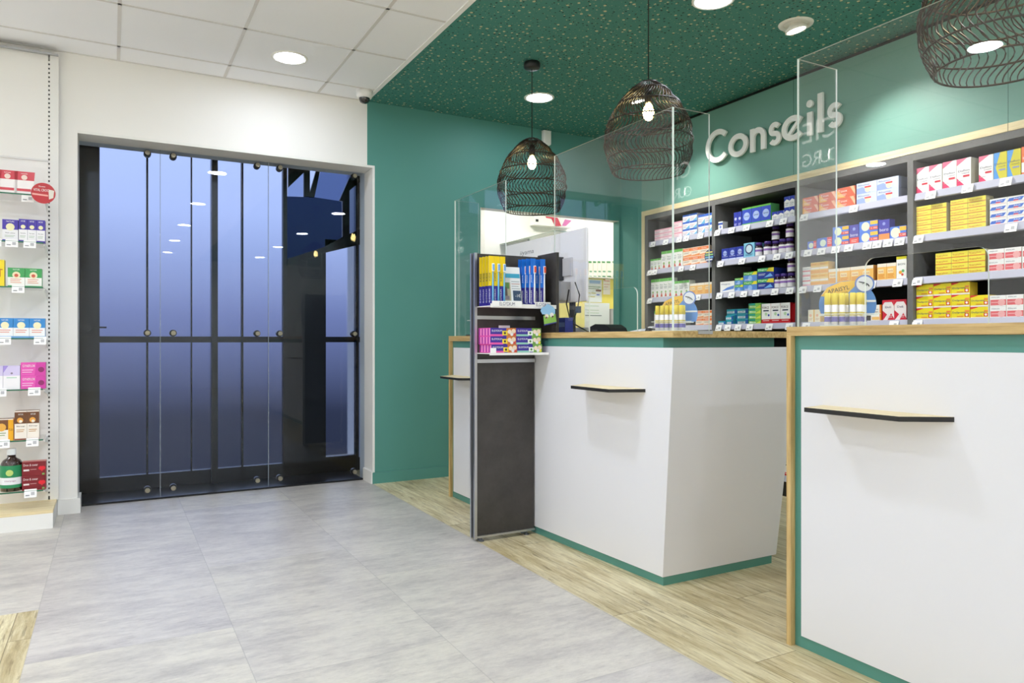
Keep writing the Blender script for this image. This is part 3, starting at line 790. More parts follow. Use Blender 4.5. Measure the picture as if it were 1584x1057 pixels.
# toothbrush blister packs
def brush_pack(ca, cb, cc, kind):
    m = MB()
    w, h = 0.030, 0.245
    m.box(-w / 2, 0, 0, w / 2, 0.0015, h, pm(cb, .3)); m.box(-w / 2, -0.0004, h * 0.40, w / 2, 0.0, h, pm(ca, .3))
    o = MB.build(m, 'toothbrush_pack')
    hnd = MB().lathe([(0.0004, 0.018), (0.0055, 0.022), (0.0045, 0.10), (0.003, 0.165), (0.0004, 0.17)], 10, pm(cc, .3), (0.006, -0.0065, 0))
    hnd.box(0.001, -0.0105, 0.168, 0.012, -0.0045, 0.208, pm((250, 250, 250), .4)).box(0.0015, -0.0145, 0.174, 0.0115, -0.0105, 0.204, pm((222, 90, 60) if kind else (120, 170, 225), .5))
    hnd.build('toothbrush', o)
    tx = MB().text('ELGYDIUM', (-0.0095, -0.0008, h * 0.2), (0, 0, 1), (-1, 0, 0), 0.007, pm((240, 240, 245), .4), 0.065)
    tx.text('KIDS' if not kind else 'JUNIOR', (-0.0085, -0.0012, h * 0.58), (0, 0, 1), (-1, 0, 0), 0.008, pm((40, 40, 90) if not kind else (240, 240, 250), .4), 0.04)
    tx.build('printing', o)
    return o
yp = brush_pack((238, 206, 20), (58, 50, 150), (110, 180, 226), 0); bp_ = brush_pack((28, 112, 214), (44, 40, 140), (232, 236, 236), 1)
def put_first(o, first, loc, lab, cat, grp, rz=0):
    if first:
        o.location = loc; o.rotation_euler = (0, 0, rz); tag(o, lab, cat, grp); return o
    r = dup(o, loc, rz, lab, grp); return r
k = 0
for lane, xx in enumerate((1.634, 1.665, 1.697)):
    for j in range((4, 3, 2)[lane]):
        yp_lab = 'yellow and violet toothbrush pack in the %s row from the left, %s from the front' % (ORD[lane], ORD[j])
        r = put_first(yp, k == 0, (xx - 0.003 * j, 3.178 + 0.028 * j, 1.1903), yp_lab, 'toothbrush', 'yellow toothbrush packs on the stand'); r['category'] = 'toothbrush'; k += 1
k = 0
for lane, xx in enumerate((1.872, 1.930)):
    for j in range(4):
        r = put_first(bp_, k == 0, (xx - 0.011 * j + 0.006 * (j > 2), 3.178 + 0.026 * j, 1.1903), 'blue toothbrush pack in the %s blue row, %s from the front' % (('left', 'right')[lane], ORD[j]), 'toothbrush', 'blue toothbrush packs on the stand'); r['category'] = 'toothbrush'; k += 1
# hanging cloud card
m = MB(); cl = [(0.0, 0.012), (-0.028, 0.010), (-0.040, 0.028), (-0.030, 0.046), (-0.014, 0.050), (0.004, 0.064), (0.024, 0.056), (0.038, 0.050), (0.052, 0.034), (0.050, 0.006), (0.060, -0.030), (-0.018, -0.046)]
m.prism([(1.925 + a * 0.95, 1.140 + b) for a, b in cl], 3.128, 3.130, 'y', pm((150, 198, 236), .35))
m.prism([(1.925 + a, 1.140 + b) for a, b in ((-0.022, 0.004), (0.050, 0.014), (0.056, -0.026), (-0.017, -0.040))], 3.1265, 3.128, 'y', pm((140, 190, 90), .35))
m.prism([(1.925 + a, 1.140 + b) for a, b in ((-0.017, -0.040), (0.056, -0.026), (0.055, -0.031), (-0.018, -0.046))], 3.126, 3.128, 'y', pm((60, 60, 150), .35))
for a, b, r, cc in ((-0.002, 0.002, 0.011, (236, 224, 214)), (0.028, 0.008, 0.012, (240, 236, 230)), (-0.004, -0.006, 0.005, (206, 90, 80)), (0.032, 0.0, 0.005, (180, 140, 90))):
    m.cyl((1.925 + a, 3.1262, 1.140 + b), r, 0.001, 14, pm(cc, .4), 'y')
m.box(1.922, 3.130, 1.150, 1.928, 3.149, 1.153, M_WHITE2)
tag(m.build('shelf_wobbler'), 'blue and green cloud-shaped card sticking out below the blue toothbrushes', 'card')
# toothpaste boxes
def toothpaste(kind):
    m = MB(); w, d, h = 0.144, 0.033, 0.0405
    pink = pm((226, 70, 170), .35) if kind == 0 else pm((130, 80, 170), .35)
    m.box(0, 0, 0, w, d, h, pink)
    y = -0.0004
    def R(u0, v0, u1, v1, c, o=0): m.add([(u0 * w, y - o, v0 * h), (u1 * w, y - o, v0 * h), (u1 * w, y - o, v1 * h), (u0 * w, y - o, v1 * h)], [(0, 1, 2, 3)], pm(c, .35))
    R(0, 0, .62, 1, (62, 44, 150)); R(0, 0, .5, .24, (230, 90, 170) if kind == 0 else (150, 206, 190), .0003)
    R(.62, 0, 1, 1, (206, 120, 60) if kind == 0 else (120, 170, 80)); R(.46, .1, .66, .66, (240, 214, 60) if kind == 0 else (240, 244, 240), .0004)
    for a, b, r, c in ((.74, .55, .011, (246, 226, 206)), (.9, .6, .012, (236, 214, 190)), (.83, .25, .009, (236, 236, 240)), (.56, .38, .006, (40, 40, 60) if kind == 0 else (90, 140, 70)), (.93, .22, .007, (214, 70, 70) if kind == 0 else (244, 226, 70))):
        m.lathe([(0.0003, 0), (r, 0)], 12, pm(c, .4), (a * w, y - 0.0008, b * h), False, 'y')
    m.text('ELGYDIUM', (.25 * w, y - 0.0005, .66 * h), (1, 0, 0), (0, 0, 1), 0.0095, pm((245, 245, 250), .4), 0.056)
    for k in range(2): m.add([(-.0004, .003 + .016 * k, .003), (-.0004, .010 + .016 * k, .003), (-.0004, .010 + .016 * k, h - .003), (-.0004, .003 + .016 * k, h - .003)], [(0, 1, 2, 3)], pm((110, 60, 160) if k else (246, 190, 226), .4))
    return m.build('toothpaste_box')
tp = [toothpaste(0), toothpaste(1)]
for c in range(2):
    for z in range(3):
        for j in range(4):
            loc = (1.624 + 0.1455 * c + (0.006 if z == 0 else 0.0), 3.168 + 0.0325 * j, 0.9582 + 0.041 * z)
            lab = '%s toothpaste box, %s layer, %s from the front on the stand' % (('pink and violet', 'green and violet')[c], ('bottom', 'middle', 'top')[z], ORD[j])
            first = z == 0 and j == 0
            o = tp[c]
            if first: o.location = loc; tag(o, lab, 'toothpaste', 'toothpaste boxes on the display stand')
            else:
                q = o.copy(); COL.objects.link(q); q.location = loc; q['label'] = lab

# =================================================================== PRODUCT BOXES
PC = {}
def rot_front(o): pass
def prod_mesh(name, w, d, h, spec):
    """front faces -Y; spec = (base colour, side colour, top colour, [decals in 0..1 of the front])"""
    key = (name, round(w, 3), round(d, 3), round(h, 3))
    if key in PC: return PC[key]
    base, side, topc, dec = spec
    m = MB()
    b = 0.0008
    m.add([(0, 0, 0), (w, 0, 0), (w, 0, h), (0, 0, h)], [(0, 1, 2, 3)], pm(base, .35))
    m.add([(0, 0, 0), (0, d, 0), (0, d, h), (0, 0, h), (w, 0, 0), (w, d, 0), (w, d, h), (w, 0, h)], [(3, 2, 1, 0), (4, 5, 6, 7), (1, 2, 6, 5), (0, 4, 5, 1)], pm(side, .4))
    m.add([(0, 0, h), (w, 0, h), (w, d, h), (0, d, h)], [(0, 1, 2, 3)], pm(topc, .4))
    lay = 0
    for q in dec:
        lay += 1; y = -0.00025 * lay
        if q[0] == 'r':
            _, u0, v0, u1, v1, c = q
            m.add([(u0 * w, y, v0 * h), (u1 * w, y, v0 * h), (u1 * w, y, v1 * h), (u0 * w, y, v1 * h)], [(0, 1, 2, 3)], pm(c, .35))
        elif q[0] == 'p':
            m.add([(a * w, y, bb * h) for a, bb in q[1]], [tuple(range(len(q[1])))], pm(q[2], .35))
        elif q[0] == 'd':
            _, u, v, r, c = q; rr = r * min(w, h)
            m.lathe([(0.0002, 0), (rr, 0)], 14, pm(c, .35), (u * w, y, v * h), False, 'y')
        elif q[0] == 't':
            _, u, v, hh, ww, txt, c = q
            m.text(txt, (u * w, y, v * h), (1, 0, 0), (0, 0, 1), hh * h, pm(c, .4), ww * w)
        elif q[0] == 'l':    # fine print as thin rules
            _, u0, v0, u1, n, dv, c = q
            for i in range(n):
                vv = v0 - i * dv; u2 = u1 - (0.12 * (i % 2)) * (u1 - u0)
                m.add([(u0 * w, y, vv * h), (u2 * w, y, vv * h), (u2 * w, y, (vv + dv * .35) * h), (u0 * w, y, (vv + dv * .35) * h)], [(0, 1, 2, 3)], pm(c, .4))
    me = m.mesh(name); PC[key] = me
    return me
Wt = (244, 244, 242); RED = (206, 36, 46); BLU = (40, 84, 190); YEL = (240, 224, 50); ORG = (236, 140, 60); GRN = (70, 170, 70); PNK = (232, 90, 140); PUR = (70, 50, 160)
K = {
 'pinkw': ('pink and white box', (246, 226, 232), (240, 214, 222), Wt, [('r', 0, .72, 1, 1, (238, 170, 190)), ('t', .4, .5, .16, .6, 'Gynella', (200, 90, 130)), ('l', .08, .3, .7, 2, .14, (190, 150, 170))]),
 'pinkb': ('white box with blue and pink bands', Wt, (226, 230, 246), (70, 110, 210), [('r', 0, .74, 1, 1, (66, 110, 206)), ('p', [(.4, 0), (1, 0), (1, .5)], (120, 190, 230)), ('t', .4, .5, .16, .6, 'Femi', (190, 70, 120)), ('l', .08, .3, .6, 2, .12, (150, 150, 190))]),
 'greenw': ('white box with green top', Wt, (226, 236, 220), (110, 190, 90), [('r', 0, .84, 1, 1, (104, 190, 84)), ('t', .45, .66, .09, .7, 'Phyto', (70, 110, 80)), ('p', [(.25, .05), (.75, .05), (.5, .32)], (206, 80, 60)), ('d', .5, .3, .18, (150, 190, 110)), ('l', .12, .55, .85, 2, .07, (140, 150, 150))]),
 'orangew': ('orange and white box', (250, 236, 220), (246, 220, 190), Wt, [('r', 0, .62, 1, .94, (240, 130, 60)), ('p', [(0, 0), (1, 0), (1, .25), (0, .12)], (240, 150, 80)), ('t', .45, .78, .14, .6, 'Vitamine', (255, 255, 255)), ('l', .1, .46, .8, 2, .1, (150, 130, 120))]),
 'orangey': ('orange and yellow box', (248, 196, 110), (240, 176, 90), Wt, [('r', 0, .80, 1, 1, (246, 236, 220)), ('r', .1, .42, .7, .68, (246, 226, 180)), ('t', .4, .55, .12, .5, 'Acerola', (206, 100, 30)), ('l', .1, .32, .8, 3, .09, (226, 140, 50))]),
 'tube': ('small white and blue box', Wt, Wt, Wt, [('r', 0, .6, 1, .85, (60, 90, 180)), ('d', .5, .35, .25, (120, 140, 210))]),
 'bluep': ('blue violet pouch box', (58, 66, 170), (48, 54, 140), (210, 216, 240), [('d', .5, .55, .3, (200, 206, 240)), ('l', .15, .2, .8, 2, .08, (220, 220, 250))]),
 'bluegreen': ('blue box with green edges', (64, 84, 196), (90, 170, 100), (120, 200, 90), [('r', 0, .9, 1, 1, (110, 190, 80)), ('r', 0, 0, 1, .1, (110, 190, 80)), ('d', .5, .5, .34, (176, 196, 240)), ('t', .5, .52, .12, .5, 'Sommeil', (30, 40, 120))]),
 'bluetop': ('white box with blue wavy top', Wt, (220, 224, 240), (50, 70, 180), [('p', [(0, .55), (.5, .75), (1, .6), (1, 1), (0, 1)], (48, 66, 176)), ('t', .5, .38, .16, .7, 'Calm', (60, 60, 130)), ('l', .1, .2, .8, 2, .09, (160, 170, 200))]),
 'blue': ('dark blue box', (46, 60, 160), (36, 46, 130), (150, 170, 220), [('r', 0, 0, 1, .16, (200, 210, 240)), ('d', .5, .6, .28, (170, 186, 236)), ('t', .5, .6, .14, .6, 'Nuit', (30, 40, 120)), ('l', .1, .32, .9, 1, .08, (210, 216, 246))]),
 'lightblue': ('light blue box with dark seal', (134, 198, 224), (110, 176, 206), (180, 220, 236), [('d', .5, .6, .38, (50, 60, 110)), ('d', .5, .6, .28, (206, 224, 236)), ('l', .15, .22, .85, 2, .07, (40, 60, 110))]),
 'whiteblue': ('white box with blue wave', Wt, Wt, Wt, [('p', [(.1, .15), (.95, .3), (1, .6), (.5, .45)], (96, 140, 220)), ('t', .4, .75, .14, .6, 'Magne', (60, 70, 140))]),
 'greenblue': ('green, yellow and blue box', (90, 140, 214), (110, 180, 90), (150, 200, 70), [('r', 0, .66, 1, 1, (96, 180, 72)), ('p', [(.6, .66), (1, .66), (1, 1), (.8, 1)], (230, 220, 60)), ('t', .35, .83, .17, .55, 'Magne', (255, 255, 255)), ('d', .5, .3, .3, (150, 190, 236)), ('l', .1, .2, .5, 2, .1, (236, 240, 250))]),
 'navygreen': ('navy box with green and yellow top', (36, 56, 150), (40, 60, 150), (150, 200, 70), [('r', 0, .68, 1, 1, (80, 176, 96)), ('p', [(.55, .68), (1, .6), (1, 1), (.7, 1)], (232, 214, 60)), ('t', .32, .84, .17, .5, 'Magne', (255, 255, 255)), ('p', [(.4, .12), (.95, .2), (.8, .5)], (120, 180, 236)), ('l', .08, .45, .5, 2, .11, (220, 230, 250))]),
 'teal': ('teal and white toothpaste box', (60, 170, 186), (40, 140, 160), (110, 196, 206), [('r', .05, .2, .75, .6, (236, 244, 248)), ('t', .38, .4, .3, .5, 'GUM', (40, 60, 120)), ('r', .78, .1, 1, .9, (40, 90, 170))]),
 'green4': ('green and lime box', (130, 196, 90), (90, 170, 90), (120, 200, 120), [('r', 0, .6, .55, 1, (40, 150, 130)), ('t', .35, .35, .3, .5, 'Bio', (255, 255, 255)), ('p', [(.5, 0), (1, 0), (1, .7)], (206, 222, 80))]),
 'redw': ('white and red box', Wt, (190, 24, 34), (220, 200, 200), [('r', 0, 0, 1, .22, (206, 30, 40)), ('p', [(0, .22), (.5, .36), (1, .22)], Wt), ('t', .45, .80, .11, .72, 'FORCE', (90, 30, 40)), ('r', .2, .62, .8, .68, (40, 44, 80)), ('d', .5, .48, .14, (190, 220, 180)), ('d', .8, .42, .1, (70, 90, 180)), ('l', .15, .14, .85, 1, .07, Wt)]),
 'darkred': ('dark red box', (176, 20, 32), (120, 16, 26), (150, 20, 30), [('r', .3, .2, .5, .9, (206, 60, 60))]),
 'redora': ('orange red cough medicine box', (226, 96, 56), (206, 80, 46), Wt, [('p', [(0, 0), (.5, 0), (0, .9)], (246, 176, 70)), ('p', [(.72, 1), (.92, 1), (1, .5), (1, .1)], (250, 190, 150)), ('t', .34, .68, .26, .5, 'Toux', (255, 246, 236)), ('l', .1, .3, .55, 2, .14, (255, 230, 210))]),
 'bluelem': ('white and light blue effervescent box', (206, 216, 246), (190, 200, 236), (226, 232, 250), [('p', [(0, 0), (.7, 0), (.3, .6), (0, .5)], (150, 170, 236)), ('d', .55, .32, .28, (246, 240, 196)), ('t', .36, .78, .14, .55, 'Rhume', (50, 60, 120)), ('r', .4, .48, .72, .62, (226, 60, 60))]),
 'bluered': ('blue box with red corner', (76, 116, 220), (60, 90, 190), (90, 130, 226), [('d', .4, .5, .34, (226, 240, 220)), ('r', .68, 0, 1, 1, (232, 70, 80)), ('l', .72, .7, .96, 3, .16, (255, 230, 230))]),
 'bluelemon': ('blue box with lemon picture', (76, 126, 226), (60, 100, 200), (90, 140, 230), [('d', .34, .5, .42, (236, 244, 210)), ('r', .6, .62, 1, .95, (250, 196, 60)), ('r', .55, .12, 1, .42, (226, 80, 60)), ('t', .8, .28, .14, .32, 'C 500', (255, 255, 255))]),
 'purpler': ('violet and red box', (70, 66, 170), (60, 56, 150), (80, 76, 180), [('r', 0, 0, 1, .34, (226, 70, 60)), ('t', .5, .48, .16, .8, 'boro', (240, 240, 250)), ('d', .5, .78, .16, (150, 160, 220)), ('l', .2, .2, .8, 2, .08, (255, 220, 210))]),
 'purpleo': ('violet and orange box', (70, 66, 176), (60, 56, 150), (80, 76, 180), [('r', 0, 0, 1, .32, (240, 150, 80)), ('t', .5, .52, .16, .8, 'boro', (240, 240, 250)), ('d', .5, .8, .14, (150, 160, 220))]),
 'pinkstr': ('pink and white tall box', Wt, (240, 230, 234), Wt, [('r', 0, .5, 1, .62, (226, 120, 130)), ('t', .5, .78, .1, .7, 'Cystite', (80, 90, 130)), ('r', 0, 0, 1, .2, (240, 170, 180))]),
 'orangest': ('orange and white vitamin box', (248, 214, 140), (244, 200, 120), Wt, [('r', 0, .72, 1, .95, (246, 196, 96)), ('r', 0, .4, 1, .56, (250, 246, 240)), ('r', 0, .05, 1, .32, (244, 180, 96)), ('t', .4, .83, .12, .6, 'Vita C', (210, 110, 40))]),
 'whitey': ('tall white box with yellow top', Wt, Wt, (222, 214, 50), [('r', 0, .88, 1, 1, (222, 214, 50)), ('t', .5, .66, .09, .7, 'BION', (40, 60, 50)), ('d', .4, .3, .16, (236, 170, 60)), ('d', .66, .36, .14, (110, 180, 120)), ('d', .6, .2, .12, (220, 90, 80))]),
 'yellowside': ('white and yellow small box', (250, 240, 214), (240, 190, 80), Wt, [('r', .84, 0, 1, 1, (244, 190, 70)), ('d', .4, .55, .2, (246, 190, 150)), ('l', .15, .3, .7, 2, .1, (210, 170, 120))]),
 'oranges': ('white box with orange side', (250, 244, 236), (236, 120, 30), (250, 210, 150), [('r', .84, 0, 1, 1, (240, 130, 40)), ('t', .42, .74, .1, .6, 'Zinc', (40, 50, 100)), ('r', .1, .08, .8, .26, (246, 190, 90)), ('l', .1, .56, .7, 2, .09, (160, 150, 150))]),
 'redtri': ('red and white patterned box', (246, 236, 236), (206, 40, 60), (216, 60, 80), [('p', [(0, 0), (.4, .3), (0, .5)], (216, 50, 70)), ('p', [(.4, 0), (.75, .36), (1, .1), (1, 0)], (216, 50, 70)), ('r', 0, .9, 1, 1, (216, 50, 70)), ('p', [(0, .75), (.2, .9), (0, .9)], (216, 50, 70)), ('p', [(1, .7), (.8, .9), (1, .9)], (216, 50, 70)), ('t', .5, .66, .1, .5, 'Doli', (70, 50, 100)), ('l', .4, .22, .9, 2, .07, (250, 220, 220))]),
 'pinkliq': ('tall white box with pink corners', Wt, (214, 210, 196), Wt, [('p', [(0, 1), (.75, 1), (0, .76)], (232, 120, 150)), ('p', [(0, 0), (.6, 0), (0, .32)], (226, 60, 110)), ('t', .5, .56, .07, .8, 'Daflon', (70, 70, 110)), ('t', .62, .46, .06, .5, 'Liquid', (90, 90, 130)), ('r', .45, .32, .9, .39, (216, 60, 80)), ('l', .1, .2, .5, 1, .05, (190, 190, 190))]),
 'yelliq': ('blue and yellow tall box', (216, 206, 60), (200, 190, 60), (120, 170, 226), [('p', [(0, 0), (.45, 0), (.15, .45), (.5, 1), (0, 1)], (90, 160, 230)), ('t', .5, .58, .07, .84, 'Daflon', (60, 70, 110)), ('t', .62, .47, .06, .5, 'Liquid', (80, 90, 110)), ('r', .4, .32, .9, .38, (150, 160, 200))]),
 'orangel': ('orange and white tall box', (240, 120, 70), (226, 110, 60), (240, 130, 80), [('r', 0, .1, 1, .45, Wt), ('t', .5, .6, .07, .8, 'Daflon', (255, 255, 255))]),
 'yelflat': ('yellow flat medicine box', (242, 228, 84), (206, 196, 150), (236, 226, 120), [('r', 0, .0, 1, .14, (230, 130, 60)), ('t', .42, .52, .3, .7, 'Ibuprofene', (196, 60, 60)), ('l', .1, .3, .5, 1, .1, (220, 120, 50))]),
 'bluewr': ('white flat blue-banded box', Wt, (200, 202, 206), Wt, [('p', [(.0, .3), (.8, .3), (.95, .8), (.1, .75)], (56, 110, 210)), ('r', .35, .28, .62, .44, (226, 60, 70)), ('l', .1, .14, .95, 1, .1, (190, 60, 70)), ('t', .55, .6, .2, .4, 'Adult', (240, 244, 255))]),
 'redband': ('white flat box with red band', (246, 244, 242), (216, 206, 190), Wt, [('r', .04, .12, 1, .62, (226, 90, 96)), ('d', .72, .36, .3, (240, 170, 170)), ('t', .35, .82, .12, .5, 'EFFERALGAN', (90, 90, 110)), ('l', .1, .36, .5, 1, .1, (255, 230, 230))]),
 'doli': ('yellow and red paracetamol box', (242, 224, 44), (236, 200, 60), (246, 240, 226), [('p', [(0, .8), (.42, .96), (.36, 1), (0, 1)], (222, 60, 50)), ('r', 0, 0, 1, .12, (246, 232, 226)), ('t', .42, .52, .2, .72, 'Doliprane', (46, 60, 120)), ('r', .72, .18, .95, .46, (226, 80, 50)), ('d', .84, .32, .1, (250, 240, 240)), ('r', .3, .18, .66, .26, (230, 150, 60)), ('r', .74, .55, .97, .72, (240, 150, 70))]),
 'white': ('plain white box', Wt, (230, 230, 230), Wt, [('t', .8, .5, .1, .3, 'mustela', (30, 30, 30))]),
 'bluedk': ('blue and yellow box', (40, 110, 214), (30, 60, 150), (250, 210, 60), [('r', .7, 0, 1, 1, (244, 200, 70)), ('r', 0, 0, .3, 1, (34, 44, 140))]),
}
BAY = ['first', 'second', 'third', 'fourth']
SHN = ['top', 'second', 'third', 'fourth', 'fifth', 'sixth', 'seventh', 'bottom']
CNT = {}
def run(bay, sh, kind, u0, u1, px, n=1, st=1, d=None, back=0.006, xf=3.838):
    """a run of boxes on the shelf wall: from view line u0 to u1, px tall at u0"""
    desc, base, side, topc, dec = K[kind]
    x = xf + back
    ya, yb = Yr(u0, x), Yr(u1, x)
    hi, lo = UP[bay] - 0.019, UP[bay + 1] + 0.019
    ya, yb = min(ya, hi), max(yb, lo)
    w = (ya - yb) / n; z0 = SZ[sh]
    h = px * dep(x, ya) / FPX / st
    lim = ((SZ[sh - 1] - 0.04) if sh else 1.99) - z0
    h = min(h, lim / st)
    d = d or min(0.12, max(0.05, w))
    me = prod_mesh(kind, w - 0.0012, d, h - 0.0006, (base, side, topc, dec))
    key = (bay, sh, desc); c0 = CNT.get(key, 0); CNT[key] = c0 + n
    for i in range(n):
        for j in range(st):
            ob = bpy.data.objects.new('medicine_box', me); COL.objects.link(ob)
            ob.location = (x + (0.003 * ((i * 7 + j * 3) % 3) / 3), ya - i * w - 0.0006, z0 + 0.0002 + j * h)
            ob.rotation_euler = (0, 0, -math.pi / 2)
            col = ORD[c0 + i]
            lay = '' if st == 1 else (', upper' if (st == 2 and j == 1) else ', lower' if st == 2 else ', %s layer up' % ORD[j])
            ob['label'] = '%s %s, %s shelf of %s bay%s' % (col, desc, SHN[sh], BAY[bay], lay)
            ob['category'] = 'medicine box'
            ob['group'] = 'medicine boxes on the shelf wall'
# bay 1 (farthest)
run(0, 0, 'pinkw', 1012.5, 1039, 18, 2, 3); run(0, 0, 'pinkw', 1040, 1055, 25, 1, 3); run(0, 0, 'pinkb', 1056, 1078, 33, 2, 3); run(0, 0, 'pinkb', 1080, 1101, 29, 2, 2)
run(0, 1, 'greenw', 1006, 1022, 17, 3, 1); run(0, 1, 'greenw', 1023, 1056, 27, 4, 1); run(0, 1, 'orangew', 1056.5, 1096, 27, 3, 2)
run(0, 2, 'greenw', 1007, 1040, 29, 5, 1); run(0, 2, 'greenw', 1042, 1066, 24, 3, 1, back=.03); run(0, 2, 'orangey', 1067, 1101, 18, 3, 1)
run(0, 3, 'orangew', 1076, 1101, 23, 2, 2); run(0, 3, 'greenw', 1012, 1050, 24, 4, 1)
# bay 2
run(1, 0, 'tube', 1111, 1118, 13, 1, 1); run(1, 0, 'bluep', 1135, 1147, 23, 2, 1); run(1, 0, 'bluegreen', 1148, 1192, 27, 3, 1); run(1, 0, 'bluetop', 1194, 1212, 13, 2, 1); run(1, 0, 'bluetop', 1213, 1229, 33, 2, 2)
run(1, 1, 'blue', 1116, 1150, 19, 3, 1); run(1, 1, 'lightblue', 1150.5, 1167, 23, 1, 1)
run(1, 2, 'whiteblue', 1114, 1136, 17, 1, 1); run(1, 2, 'greenblue', 1136.5, 1149.5, 21, 1, 2); run(1, 2, 'greenblue', 1150, 1171, 29, 1, 2); run(1, 2, 'navygreen', 1171.5, 1197, 33, 1, 2)
run(1, 3, 'teal', 1111, 1122, 6, 1, 1); run(1, 3, 'teal', 1122.5, 1134, 14, 1, 2, back=.02); run(1, 3, 'teal', 1124, 1157, 24, 2, 3, back=.05, d=.05); run(1, 3, 'green4', 1158, 1177, 32, 1, 4)
run(1, 3, 'redw', 1178, 1222, 31, 3, 1); run(1, 3, 'darkred', 1223, 1230, 30, 1, 1, back=.03)
run(1, 4, 'bluedk', 1186, 1226, 17, 4, 2); run(1, 6, 'whiteblue', 1186, 1226, 29, 3, 1); run(1, 7, 'redw', 1186, 1226, 58, 3, 2, d=.1)
# bay 3
run(2, 0, 'redora', 1241, 1266, 26, 1, 2); run(2, 0, 'redora', 1267, 1293, 28, 1, 2); run(2, 0, 'redora', 1293.5, 1323, 31, 1, 2); run(2, 0, 'bluelem', 1325, 1390, 33, 2, 2)
run(2, 1, 'bluered', 1249, 1263, 13, 1, 1); run(2, 1, 'bluered', 1264, 1287, 16, 1, 1); run(2, 1, 'bluelemon', 1288, 1313, 30, 1, 2); run(2, 1, 'purpler', 1314, 1328.5, 30, 1, 1, d=.05); run(2, 1, 'bluelemon', 1329, 1358, 33, 1, 2); run(2, 1, 'purpleo', 1359, 1376, 32, 1, 1, d=.05); run(2, 1, 'bluelemon', 1376.5, 1402, 19, 1, 1)
run(2, 2, 'pinkstr', 1241, 1253.5, 30, 1, 2); run(2, 2, 'orangest', 1254, 1281, 36, 2, 2); run(2, 2, 'orangey', 1281.5, 1351, 24, 4, 1); run(2, 2, 'orangey', 1357, 1386, 26, 2, 1); run(2, 2, 'whitey', 1386.5, 1402.5, 35, 1, 1)
run(2, 3, 'yellowside', 1250, 1270, 20, 2, 1); run(2, 3, 'oranges', 1347, 1363.5, 25, 1, 1); run(2, 3, 'redtri', 1365, 1402, 32, 2, 1)
# bay 4
run(3, 0, 'pinkliq', 1416, 1457, 40, 2, 1); run(3, 0, 'pinkliq', 1458, 1502, 42, 2, 1); run(3, 0, 'pinkliq', 1514, 1536.5, 41, 1, 1); run(3, 0, 'yelliq', 1537, 1579, 42, 2, 1); run(3, 0, 'orangel', 1580, 1604, 44, 1, 1)
run(3, 1, 'yelflat', 1415, 1464, 45, 2, 6, d=.07); run(3, 1, 'yelflat', 1470, 1525, 48, 2, 6, d=.07); run(3, 1, 'bluewr', 1531, 1586, 42, 2, 4, d=.08); run(3, 1, 'bluewr', 1587, 1612, 42, 1, 4, d=.08)
run(3, 2, 'yelflat', 1447, 1524, 36, 3, 4, d=.07, back=.03); run(3, 2, 'redband', 1528, 1580, 35, 2, 2); run(3, 2, 'redband', 1581, 1610, 36, 1, 2)
run(3, 3, 'doli', 1415, 1500, 55, 3, 3, d=.07); run(3, 3, 'doli', 1501, 1530, 36, 1, 2, d=.07); run(3, 3, 'redband', 1531, 1583, 35, 2, 2, d=.08)
# jars with violet caps
M_JAR = pm((50, 30, 40), 0.15, name='dark_jar'); M_CAP = pm((76, 52, 140), .4); M_JLAB = pm((240, 238, 240), .4); M_JL2 = pm((150, 110, 190), .4)
def jar(r, h):
    m = MB().lathe([(0.0004, 0), (r, 0.0), (r, h * .70), (r * .7, h * .80), (r * .7, h * .82), (0.0004, h * .82)], 20, M_JAR)
    m.lathe([(r * 1.012, h * .08), (r * 1.012, h * .62)], 20, M_JLAB); m.lathe([(r * 1.02, h * .36), (r * 1.02, h * .50)], 20, M_JL2)
    o = m.build('vitamin_jar')
    MB().lathe([(0.0004, h * .80), (r * .86, h * .80), (r * .86, h * .99), (r * .8, h), (0.0004, h)], 20, M_CAP).build('cap', o)
    return o
jr = jar(0.0258, 0.098); first = True
for sh, lst in ((1, [(1174, 0, 1), (1187.5, 0, 1), (1200, .03, 2), (1211, 0, 1), (1222, .01, 2)]), (2, [(1203, 0, 1), (1213.5, 0, 1), (1224.5, .0, 2)])):
    for i, (u, bk, st) in enumerate(lst):
        for j in range(st):
            loc = (3.875 + bk, Yr(u, 3.875 + bk), SZ[sh] + 0.0003)
            if j: loc = (loc[0], loc[1], SZ[sh] + 0.0990)
            lab = '%s violet-capped vitamin jar, %s shelf of the second bay%s' % (ORD[i], SHN[sh], ', stacked on another' if j else '')
            if first: jr.location = loc; tag(jr, lab, 'jar', 'dark vitamin jars with violet caps'); first = False
            else: dup(jr, loc, 0, lab)
# price tags on the shelf strips
tm = MB(); tm.hexa([(-0.021, -0.004, -0.016), (0.021, -0.004, -0.016), (0.021, 0, -0.016), (-0.021, 0, -0.016)], [(-0.021, 0.006, 0.016), (0.021, 0.006, 0.016), (0.021, 0.010, 0.016), (-0.021, 0.010, 0.016)], M_TAG)
tm.add([(0.002, -0.0024, -0.007), (0.014, -0.0024, -0.007), (0.014, 0.0006, 0.005), (0.002, 0.0006, 0.005)], [(0, 1, 2, 3)], pm((186, 186, 190), .4))
tm.add([(-0.016, -0.0028, -0.009), (-0.003, -0.0028, -0.009), (-0.003, -0.0016, -0.005), (-0.016, -0.0016, -0.005)], [(0, 1, 2, 3)], pm((150, 150, 156), .4))
TAGM = tm.mesh('price_tag')
def ptag(loc, rz, lab, grp, sc=1):
    ob = bpy.data.objects.new('price_tag', TAGM); COL.objects.link(ob); ob.location = loc; ob.rotation_euler = (0, 0, rz); ob.scale = (sc, sc, sc)
    ob['label'] = lab; ob['category'] = 'price tag'; ob['group'] = grp
